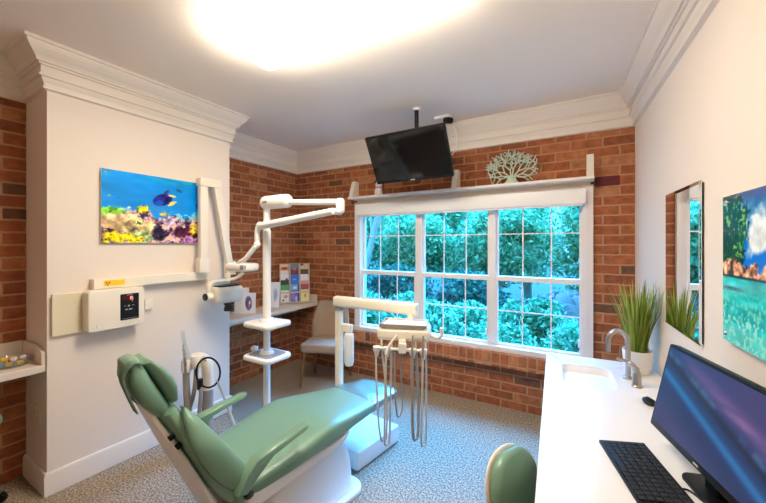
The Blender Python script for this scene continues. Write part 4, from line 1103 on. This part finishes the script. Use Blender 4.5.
# its oval backrest, facing the counter
bc = Vector((-0.212, 1.235, 0.557)); bz_ = Vector((0.90, -0.36, 0.24)).normalized(); bx_ = Vector((0.36, 0.90, 0)).normalized(); by_ = bz_.cross(bx_)
FB = frame(bc, bx_, by_, bz_)
def oval(mb, w, h, z0, z1, ed):
    rings = []
    for k in range(7):
        q = -1 + 2 * k / 6; s_ = (1 - abs(q) ** 3 * ed); rings.append([(w * s_ * math.copysign(abs(math.cos(a)) ** 0.85, math.cos(a)), h * s_ * math.copysign(abs(math.sin(a)) ** 0.85, math.sin(a)), z0 + (z1 - z0) * k / 6) for a in [2 * math.pi * j / 40 for j in range(40)]])
    mb.loft(rings)
m = MB(FB); oval(m, 0.125, 0.135, 0.0, 0.045, 0.12); m.build('backrest_pad', M['green'], t)
m = MB(FB); oval(m, 0.128, 0.138, -0.012, 0.0, 0.05); m.build('backrest_shell', M['cream'], t)
m = MB(); m.tube(bez([(-0.01, 1.19, 0.44), (-0.20, 1.22, 0.44), (-0.262, 1.25, 0.48), (-0.248, 1.245, 0.58)]), 0.014, 10); m.build('back_support', M['steel'], t)

# ------------------------------------------------------------------ counter on the right wall
CO, CD0, CD1, CZ = 0.570, 0.497, 3.0, 0.68
S0, S1, SO0, SO1 = 0.675, 1.015, 0.235, 0.480   # sink opening (distance along, out from wall)
t = thing('countertop', 'long glossy white countertop with built-in sink along right wall', 'countertop', tuple(fr(0.28, 1.7, CZ - 0.04)))
m = MB(FR)
# slab with a rounded opening
def rr_pts(x0, y0, x1, y1, r, n=5):
    pts = []
    for cx, cy_, st in ((x1 - r, y1 - r, 0), (x0 + r, y1 - r, 90), (x0 + r, y0 + r, 180), (x1 - r, y0 + r, 270)):
        for k in range(n + 1):
            a = R(st + 90 * k / n); pts.append((cx + r * math.cos(a), cy_ + r * math.sin(a)))
    return pts
inner = rr_pts(SO0, S0, SO1, S1, 0.05)
outer = rr_pts(0.001, CD0, CO, CD1, 0.004)
n_ = len(inner)
def ringz(p, z): return [(a, b_, z) for a, b_ in p]
m.loft([ringz(inner, CZ - 0.04), ringz(inner, CZ - 0.003), ringz(rr_pts(SO0 - 0.003, S0 - 0.003, SO1 + 0.003, S1 + 0.003, 0.052), CZ), ringz(rr_pts(0.004, CD0 + 0.003, CO - 0.003, CD1, 0.004), CZ), ringz(outer, CZ - 0.003), ringz(outer, CZ - 0.04), ringz(inner, CZ - 0.04)], caps=False)
m.build('slab', M['counter'], t)
m = MB(FR)
m.loft([ringz(inner, CZ - 0.012), ringz(rr_pts(SO0 + 0.012, S0 + 0.012, SO1 - 0.012, S1 - 0.012, 0.05), CZ - 0.055), ringz(rr_pts(SO0 + 0.04, S0 + 0.04, SO1 - 0.04, S1 - 0.04, 0.04), CZ - 0.075), ringz(rr_pts(SO0 + 0.11, S0 + 0.16, SO1 - 0.11, S1 - 0.16, 0.01), CZ - 0.08)], caps=False)
m.face([m.v(p) for p in ringz(rr_pts(SO0 + 0.11, S0 + 0.16, SO1 - 0.11, S1 - 0.16, 0.01), CZ - 0.08)])
m.loft([ringz(rr_pts(SO0 - 0.008, S0 - 0.008, SO1 + 0.008, S1 + 0.008, 0.05), CZ - 0.041), ringz(rr_pts(SO0 + 0.004, S0 + 0.004, SO1 - 0.004, S1 - 0.004, 0.05), CZ - 0.11), ringz(rr_pts(SO0 + 0.03, S0 + 0.03, SO1 - 0.03, S1 - 0.03, 0.04), CZ - 0.14)])
m.build('sink_basin', M['counter'], t)
m = MB(FR); m.lathe([(0.0, CZ - 0.081), (0.02, CZ - 0.081), (0.02, CZ - 0.078), (0.0, CZ - 0.077)], (0.3575, 0.845, 0), 20); m.build('drain', M['steel'], t)
t = thing('base_cabinet', 'white sink cabinet under the far end of the countertop', 'cabinet', tuple(fr(0.25, 0.85, 0)))
m = MB(FR); m.box((0.002, 0.52, 0.09), (0.50, 1.18, CZ - 0.18)); m.box((0.002, 0.52, CZ - 0.18), (0.18, 1.18, CZ - 0.042)); m.box((0.488, 0.52, CZ - 0.18), (0.50, 1.18, CZ - 0.042)); m.box((0.002, 0.53, 0.0), (0.45, 1.17, 0.09)); m.build('carcass', M['cabinet'], t, bevel=0.002)
for k in range(2):
    m = MB(FR); d0 = 0.525 + k * 0.325; m.box((0.50, d0, 0.10), (0.518, d0 + 0.322, CZ - 0.05)); dr = m.build('door', M['cabinet'], t, bevel=0.003)
    m = MB(FR); dd = d0 + (0.28 if k == 0 else 0.04); m.tube([(0.518, dd, 0.42), (0.54, dd, 0.43), (0.54, dd, 0.53), (0.518, dd, 0.54)], 0.005, 8); m.build('handle', M['steel'], dr)
t = thing('counter_support', 'white end panel holding up the near end of the countertop', 'panel', tuple(fr(0.25, 2.9, 0)))
m = MB(FR); m.box((0.002, 2.88, 0), (0.50, 2.92, CZ - 0.041)); m.build('panel', M['cabinet'], t, bevel=0.003)

# faucet
t = thing('faucet', 'brushed nickel gooseneck faucet with lever beside the sink', 'faucet', tuple(fr(0.17, 0.87, CZ)))
m = MB(FR); m.lathe([(0.026, CZ), (0.026, CZ + 0.008), (0.018, CZ + 0.014), (0.0, CZ + 0.014)], (0.168, 0.80, 0), 22); m.build('spout_flange', M['steel'], t)
gp = [(0.168, 0.80, CZ + 0.005), (0.168, 0.80, CZ + 0.14), (0.170, 0.80, CZ + 0.19)]
for k in range(1, 11):
    a = math.pi * k / 10 * 1.03; gp.append((0.170 + 0.045 * (1 - math.cos(a)), 0.80 + 0.012 * (1 - math.cos(a)), CZ + 0.195 + 0.06 * math.sin(a)))
lx = gp[-1]; gp.append((lx[0] + 0.001, lx[1], lx[2] - 0.05))
m = MB(FR); m.tube(bez(gp, 3), 0.0125, 16); m.build('spout', M['steel'], t)
m = MB(FR); m.lathe([(0.024, CZ), (0.024, CZ + 0.007), (0.02, CZ + 0.012), (0.019, CZ + 0.06), (0.016, CZ + 0.075), (0.0, CZ + 0.078)], (0.148, 0.91, 0), 22); m.build('handle_body', M['steel'], t)
m = MB(FR); m.tube(bez([(0.148, 0.91, CZ + 0.06), (0.156, 0.91, CZ + 0.095), (0.185, 0.91, CZ + 0.12), (0.232, 0.905, CZ + 0.132)]), [0.016] * 8 + [0.013] * 8 + [0.008] * 9, 14); m.build('lever', M['steel'], t)

# potted grass
pc = fr(0.102, 0.655, CZ)
t = thing('potted_grass', 'upright green grass in white pot by the mirror', 'potted plant', tuple(pc))
m = MB(); m.lathe([(0.0, CZ + 0.001), (0.058, CZ + 0.001), (0.062, CZ + 0.006), (0.072, CZ + 0.12), (0.072, CZ + 0.125), (0.065, CZ + 0.125), (0.063, CZ + 0.11), (0.0, CZ + 0.107)], (pc.x, pc.y, 0), 32); m.build('pot', M['pot'], t)
random.seed(21)
vs, fs = [], []
for k in range(190):
    a = random.uniform(0, 2 * math.pi); r = 0.05 * math.sqrt(random.random()); ln = random.uniform(0.26, 0.43)
    lean = random.uniform(0.03, 0.34) * (0.4 + r / 0.055); ba = a + random.uniform(-0.5, 0.5)
    base = Vector((pc.x + r * math.cos(a), pc.y + r * math.sin(a), CZ + 0.105))
    sd = Vector((-math.sin(ba), math.cos(ba), 0)) * random.uniform(0.0035, 0.006); st = len(vs)
    for j in range(7):
        q = j / 6; off = Vector((math.cos(ba), math.sin(ba), 0)) * (lean * ln * q ** 1.5); p = base + off + Vector((0, 0, ln * q * (1 - 0.12 * lean * q)))
        lim = fr(0.006, 0, 0)                # keep the tips on the room side of the wall
        dwall = (p - RW).dot(-RN)
        if dwall < 0.012: p = p + (-RN) * (0.012 - dwall)
        wv = sd * (1 - q ** 2.2) + sd * 0.08
        vs.append(p - wv); vs.append(p + wv)
    for j in range(6): fs.append((st + 2 * j, st + 2 * j + 1, st + 2 * j + 3, st + 2 * j + 2))
me = bpy.data.meshes.new('grass_blades'); me.from_pydata([tuple(v - pc) for v in vs], [], fs); me.materials.append(M['grassblade'])
o = bpy.data.objects.new('grass_blades', me); COL.objects.link(o); o.parent = t

# mirror and beach picture on the right wall
t = thing('wall_mirror', 'tall frameless mirror on right wall above the potted grass', 'mirror', tuple(fr(0, 1.13, 1.02)))
m = MB(FR); m.box((0.001, 0.82, 1.012), (0.008, 1.28, 1.645)); m.build('backing', M['black'], t, smooth=False)
m = MB(FR)
def rect(o_, ins): return [(o_, 0.808 + ins, 1.003 + ins), (o_, 1.29 - ins, 1.003 + ins), (o_, 1.29 - ins, 1.655 - ins), (o_, 0.808 + ins, 1.655 - ins)]
m.loft([rect(0.008, 0), rect(0.010, 0.0), rect(0.013, 0.016)]); m.build('glass', M['mirror'], t, smooth=False)
def beach(U, V):
    n2 = fbm(U * 30, V * 24); n3 = fbm(U * 60, V * 46 + 3, 3)
    img = C(40, 120, 215) * (1.05 - 0.45 * np.clip((V - 0.6) * 2, 0, 1))[..., None]
    cl_ = np.clip((fbm(U * 5 + 3, V * 5 + 11) - 0.44) * 6, 0, 1) * np.clip((V - 0.45) * 6, 0, 1) * np.clip((0.97 - V) * 6, 0, 1)
    img = over(img, cl_, C(240, 244, 250))
    img = over(img, np.clip((blob(U, V, 0.36, 0.74, 0.22, 0.26, 1.0) + 0.9 * (fbm(U * 12, V * 12 + 2) - 0.5) - 0.35) * 4, 0, 1), C(242, 245, 250) * (0.82 + 0.3 * n2)[..., None])
    sea = C(60, 200, 196) * (0.7 + 0.6 * fbm(U * 9, V * 30))[..., None]
    sea = over(sea, np.clip((0.42 - V) * 4, 0, 1) * np.clip((n3 - 0.45) * 4, 0, 1), C(170, 236, 222))
    sea = over(sea, blob(U, V, 0.10, 0.37 + 0.01 * 0, 0.16, 0.02, 0.7), C(24, 110, 110))
    sea = over(sea, (V < 0.12) * 0.5, C(150, 226, 206))
    img = over(img, V < 0.455, sea)
    E = 0.16 * (n2 - 0.5) + 0.1 * (n3 - 0.5)
    trees = np.clip(blob(U + E * 0.6, V + E, 0.07, 0.80, 0.20, 0.24, 0.1) + blob(U + E * 0.6, V + E, 0.05, 0.62, 0.20, 0.16, 0.1), 0, 1)
    img = over(img, trees, np.clip(C(70, 130, 60) * (2.6 * np.clip(n3 - 0.2, 0, 1) ** 1.3)[..., None], 0, 1))
    img = over(img, trees * np.clip((fbm(U * 14, V * 12 + 5) - 0.50) * 7, 0, 1), C(20, 46, 34))
    img = over(img, trees * np.clip((fbm(U * 40 + 9, V * 34 + 5) - 0.62) * 9, 0, 1), C(140, 176, 90))
    for cx, cy_, rx, ry in ((0.02, 0.50, 0.07, 0.06), (0.10, 0.51, 0.06, 0.07), (0.17, 0.50, 0.05, 0.05), (0.235, 0.485, 0.05, 0.045), (0.31, 0.50, 0.04, 0.06), (0.36, 0.475, 0.04, 0.03), (0.45, 0.50, 0.07, 0.07), (0.62, 0.47, 0.05, 0.03), (0.9, 0.49, 0.2, 0.06)):
        img = over(img, blob(U + E * 0.3, V + E * 0.3, cx, cy_, rx, ry, 0.2), np.clip(C(186, 132, 104) * (1.25 + 3.0 * (n2 - 0.5) - 8 * (0.06 - np.clip(V - cy_ + 0.06, 0, 0.06)))[..., None], 0, 1))
    img = over(img, blob(U, V, 0.2, 0.452, 0.4, 0.012, 0.6), C(60, 50, 46))
    return np.clip((img - 0.5) * 1.15 + 0.45, 0, 1)
t = thing('beach_picture', 'frameless picture of tropical beach with turquoise water on right wall', 'picture', tuple(fr(0, 1.9, 1.09)))
m = MB(FR); m.box((0.012, 1.512, 1.09), (0.0195, 2.14, 1.558)); m.build('panel', M['white'], t, smooth=False)
painted('printed_face', M['print'], t, tuple(fr(0.0202, 1.512, 1.09)), tuple(-RD), (0, 0, 1), 0.628, 0.468, 220, 160, beach)
for d in (1.535, 2.115):
    for z in (1.112, 1.536):
        m = MB(FR); m.lathe([(0.009, 0.0), (0.009, 0.022), (0.007, 0.025), (0.0, 0.025)], (0, d, z), 14, 0); m.build('standoff', M['chrome'], t)

# monitor
mb_ = Vector((0.209, 1.556, 0.755)); mu = Vector((0.265, -0.964, 0)).normalized(); mn = Vector((-mu.y, mu.x, 0)); mn = -mn if mn.x > 0 else mn
tl = R(12); mup = Vector((0, 0, 1)) * math.cos(tl) - mn * math.sin(tl); mfn = mn * math.cos(tl) + Vector((0, 0, 1)) * math.sin(tl)
FM = frame(mb_, mu, mup, mfn)
t = thing('computer_monitor', 'black computer monitor showing blue dusk beach wallpaper on counter', 'monitor', tuple(mb_ + mu * 0.25 - Vector((0, 0, 0.077))))
m = MB(FM); m.rbox((0, 0, -0.03), (0.52, 0.30, 0.0), 0.008, axis=2, edge=0.004); m.build('casing', M['black'], t)
def wall_fn(U, V):
    img = C(14, 50, 110) * np.ones(U.shape + (3,))
    d = V + 0.55 * U
    img = over(img, np.clip((d - 0.85) * 4, 0, 1), C(70, 66, 130)); img = over(img, np.clip((V - 0.75 + 0.1 * U) * 4, 0, 1) * np.clip(1 - U * 1.4, 0, 1), C(10, 60, 130))
    img = over(img, np.exp(-((d - 1.05) / 0.09) ** 2) * np.clip(U * 2, 0, 1) * 0.6 * fbm(U * 4, V * 14) * 1.6, C(190, 130, 190))
    img = over(img, np.exp(-((d - 0.86) / 0.035) ** 2) * 0.9, C(24, 34, 66)); img = over(img, np.exp(-((d - 0.93) / 0.04) ** 2) * np.clip((fbm(U * 16, V * 10) - 0.4) * 4, 0, 1) * 0.7, C(90, 130, 170))
    img = over(img, np.exp(-((d - 0.68) / 0.06) ** 2), C(20, 130, 200)); img = over(img, np.exp(-((d - 0.76) / 0.05) ** 2) * 0.6, C(20, 70, 130))
    img = over(img, np.clip((0.52 - d) * 4, 0, 1), C(56, 60, 120)); img = over(img, np.clip((0.2 - d) * 4, 0, 1), C(30, 44, 96))
    return img
sc_ = painted('screen', M['screen'], t, tuple(FM @ Vector((0.012, 0.022, 0.0008))), tuple(mu), tuple(mup), 0.496, 0.268, 100, 60, wall_fn)
m = MB(FM); m.box((0.25, 0.008, 0.0002), (0.272, 0.013, 0.001)); m.build('badge', M['ink'], t, smooth=False)
mc = mb_ + mu * 0.26 - mn * 0.03; mcz = Vector((mc.x, mc.y, 0))
Fs = frame(mcz, mu, mn)
m = MB(Fs); m.rbox((-0.03, -0.035, CZ + 0.012), (0.03, -0.008, CZ + 0.20), 0.008, axis=2); m.build('stand_neck', M['black'], t)
m = MB(Fs); m.rbox((-0.085, -0.09, CZ + 0.001), (0.085, 0.03, CZ + 0.014), 0.03, axis=2, edge=0.004); m.build('stand_foot', M['black'], t)
# keyboard
ku = Vector((0.262, -0.965, 0)).normalized(); kv = Vector((ku.y, -ku.x, 0))   # kv towards the typist
kv = kv if kv.x < 0 else -kv
K0 = fr(0.377, 1.573, CZ); FKb = frame(K0 - kv * 0.142, ku, kv)
t = thing('keyboard', 'black computer keyboard on the white countertop', 'keyboard', tuple(K0))
m = MB(FKb); m.prism([(0, 0.001), (0.142, 0.001), (0.142, 0.012), (0.0, 0.022)], 0, 0, 0.44); m.build('base', M['black'], t, bevel=0.003)
m = MB(FKb)
for r_ in range(6):
    for c_ in range(21):
        if (c_ in (15, ) or c_ == 19 and False): continue
        x0 = 0.012 + c_ * 0.0198; y0 = 0.012 + r_ * 0.0205 + (0.003 if r_ > 0 else 0)
        if r_ == 5 and 4 <= c_ <= 8: continue
        z = 0.022 - 0.01 * (y0 + 0.008) / 0.142
        m.box((x0, y0, z - 0.001), (x0 + 0.0168, y0 + 0.0168, z + 0.005))
y0 = 0.012 + 5 * 0.0205 + 0.003; z = 0.022 - 0.01 * (y0 + 0.008) / 0.142
m.box((0.012 + 4 * 0.0198, y0, z - 0.001), (0.012 + 9 * 0.0198 - 0.003, y0 + 0.0168, z + 0.005))
m.build('keys', M['key'], t, bevel=0.0012, seg=1)
m = MB(); ks = FKb @ Vector((0.22, 0.002, 0.012)); kx = mcz + Vector((0.08, -0.02, CZ + 0.005))
m.tube(bez([tuple(ks), tuple(ks - kv * 0.03 + Vector((0, 0, -0.006))), tuple(ks.lerp(kx, 0.5) + Vector((0.0, -0.06, -0.006))), (kx.x, kx.y - 0.13, CZ + 0.004)]), 0.003, 6); m.build('cable', M['black'], t)
q = fr(0.138, 1.115, CZ)
t = thing('computer_mouse', 'small black computer mouse peeking out behind the monitor edge', 'mouse', tuple(q))
m = MB(frame(q, mu, mn)); m.ball((0, 0, 0.012), 0.03, 8, (1.3, 0.8, 0.45)); m.build('shell', M['black'], t)
m = MB(frame(q, mu, mn)); m.tube([(-0.02, 0, 0.0255), (-0.008, 0, 0.027)], 0.003, 6); m.build('scroll_wheel', M['grey'], t)

# ------------------------------------------------------------------ garden outside the window
b = MB(); b.box((-30, YB + 0.2, -0.5), (26, 40, -0.25)); struct(b.build('ground', M['soil'], origin='world', smooth=False), 'planted ground outside the window', 'ground')
def leaves(n, fn, size, seed):
    rg = np.random.default_rng(seed); P = fn(rg, n)
    d = rg.normal(size=(n, 3)); d /= np.linalg.norm(d, axis=1)[:, None]; e = rg.normal(size=(n, 3)); e -= (e * d).sum(1)[:, None] * d; e /= np.linalg.norm(e, axis=1)[:, None]
    s = rg.uniform(0.6, 1.3, n)[:, None] * size
    V_ = np.stack([P - d * s, P + e * s * 0.38 , P + d * s, P - e * s * 0.38], 1).reshape(-1, 3)
    F_ = np.arange(4 * n).reshape(n, 4)
    return V_, F_
def ell(cx, cy, cz, rx, ry, rz, clump=9):
    def f(rg, n):
        c = rg.normal(size=(clump * 4, 3)); c /= np.linalg.norm(c, axis=1)[:, None]; c *= rg.uniform(0.35, 0.9, len(c))[:, None]
        k = rg.integers(0, len(c), n); p = c[k] + rg.normal(size=(n, 3)) * 0.17
        p = np.clip(p, -0.95, 0.95)
        return p * np.array([rx, ry, rz]) + np.array([cx, cy, cz])
    return f
def plant(kind, label, cat, x, y, h, rx, ry, mat, n, size, seed, zlow=-0.25, trunk=0.0, group=None):
    t = thing(kind, label, cat, (x, y, -0.25), group)
    cz = (zlow + h) / 2; V_, F_ = leaves(n, ell(x, y, cz, rx, ry, (h - zlow) / 2), size, seed)
    V_[:, 2] = np.maximum(V_[:, 2], -0.24); V_[:, 1] = np.maximum(V_[:, 1], YB + 0.24)
    me = bpy.data.meshes.new('foliage'); me.from_pydata((V_ - np.array([x, y, -0.25])).tolist(), [], F_.tolist()); me.materials.append(M[mat])
    o = bpy.data.objects.new('foliage', me); COL.objects.link(o); o.parent = t
    rr = random.Random(seed); m = MB()
    if trunk:
        m.tube(bez([(x, y, -0.26), (x + rr.uniform(-.1, .1), y, h * 0.4), (x + rr.uniform(-.2, .2), y, h * 0.85)]), [trunk] * 8 + [trunk * 0.6] * 9, 10); m.build('trunk', M['bark'], t)
    else:
        for k in range(5): m.tube([(x + rr.uniform(-.05, .05), y, -0.26), (x + rr.uniform(-.5, .5) * rx, y + rr.uniform(-.3, .3) * ry, cz + 0.3 * (h - cz))], 0.012, 6)
        m.build('stems', M['bark'], t)
    return t
# low bright shrubs close to the window, trees in two staggered rows behind
ORD = ['first', 'second', 'third', 'fourth', 'fifth', 'sixth', 'seventh', 'eighth']
for row, (y, x0, n_, h0) in enumerate(((4.55, -3.1, 5, 0.50), (5.65, -4.3, 6, 0.52))):
    for k in range(n_):
        plant('shrub', 'bright green shrub, %s from the left in the %s row outside the window' % (ORD[k], ('front', 'second')[row]), 'shrub', x0 + 1.06 * k + 0.5 * row, y, h0 + 0.09 * math.sin(k * 2.1 + row), 0.53, 0.5, 'leafA', 5200, 0.048, 100 + k + 20 * row, group='low shrubs outside the window')
for k in range(4):  # dark foliage stands in for the shaded band beneath the trees
    plant('shade_dark_shrub', 'blue-green shrub coloured dark for tree shade outside, %s from the left' % ORD[k], 'shrub', -6.9 + 1.62 * k, 7.1, 1.0 + 0.15 * math.sin(k * 1.7), 0.8, 0.65, 'leafC', 5000, 0.065, 300 + k, group='shrubs coloured dark for shade beneath the trees')
plant('shade_dark_shrub', 'blue-green shrub coloured dark for shade, right of the pale rock outside', 'shrub', 1.3, 7.1, 1.0, 0.8, 0.65, 'leafC', 5000, 0.065, 311, group='shrubs coloured dark for shade beneath the trees')
for row, (y, x0, n_, h0) in enumerate(((8.9, -8.4, 6, 2.7), (10.9, -10.2, 7, 3.5))):
    for k in range(n_):
        plant('tree', 'leafy tree outside the window, %s from the left in the %s row' % (ORD[k], ('nearer', 'farther')[row]), 'tree', x0 + 2.2 * k, y, h0 + 0.4 * math.sin(k * 1.9 + row), 1.1, 0.95, 'leafB', 12000, 0.075, 200 + k + 20 * row, zlow=0.3, trunk=0.12, group='trees beyond the window')
t = thing('leaning_tree', 'pale bare leaning tree seen in the left window', 'tree', (-4.5, 6.25, -0.25))
m = MB(); m.tube(bez([(-4.55, 6.25, -0.3), (-4.35, 6.25, 0.3), (-4.15, 6.25, 0.85), (-3.87, 6.25, 1.8), (-3.55, 6.25, 3.0)]), [0.085] * 16 + [0.065] * 17, 12); m.build('trunk', M['bark'], t)
m = MB(); m.tube(bez([(-4.02, 6.25, 1.3), (-3.98, 6.27, 1.7), (-4.02, 6.25, 2.3), (-4.1, 6.23, 3.0)]), 0.03, 10); m.build('branch', M['bark'], t)
random.seed(5); m = MB(); m.ball((-0.28, 7.0, 0.12), 0.55, 12, (1.05, 0.6, 0.75))
for v_ in m.bm.verts: v_.co += Vector((random.uniform(-1, 1), random.uniform(-1, 1), random.uniform(-1, 1))) * 0.07
tag(m.build('garden_rock', M['rock']), 'pale grey rock among shrubs in the right window', 'rock')
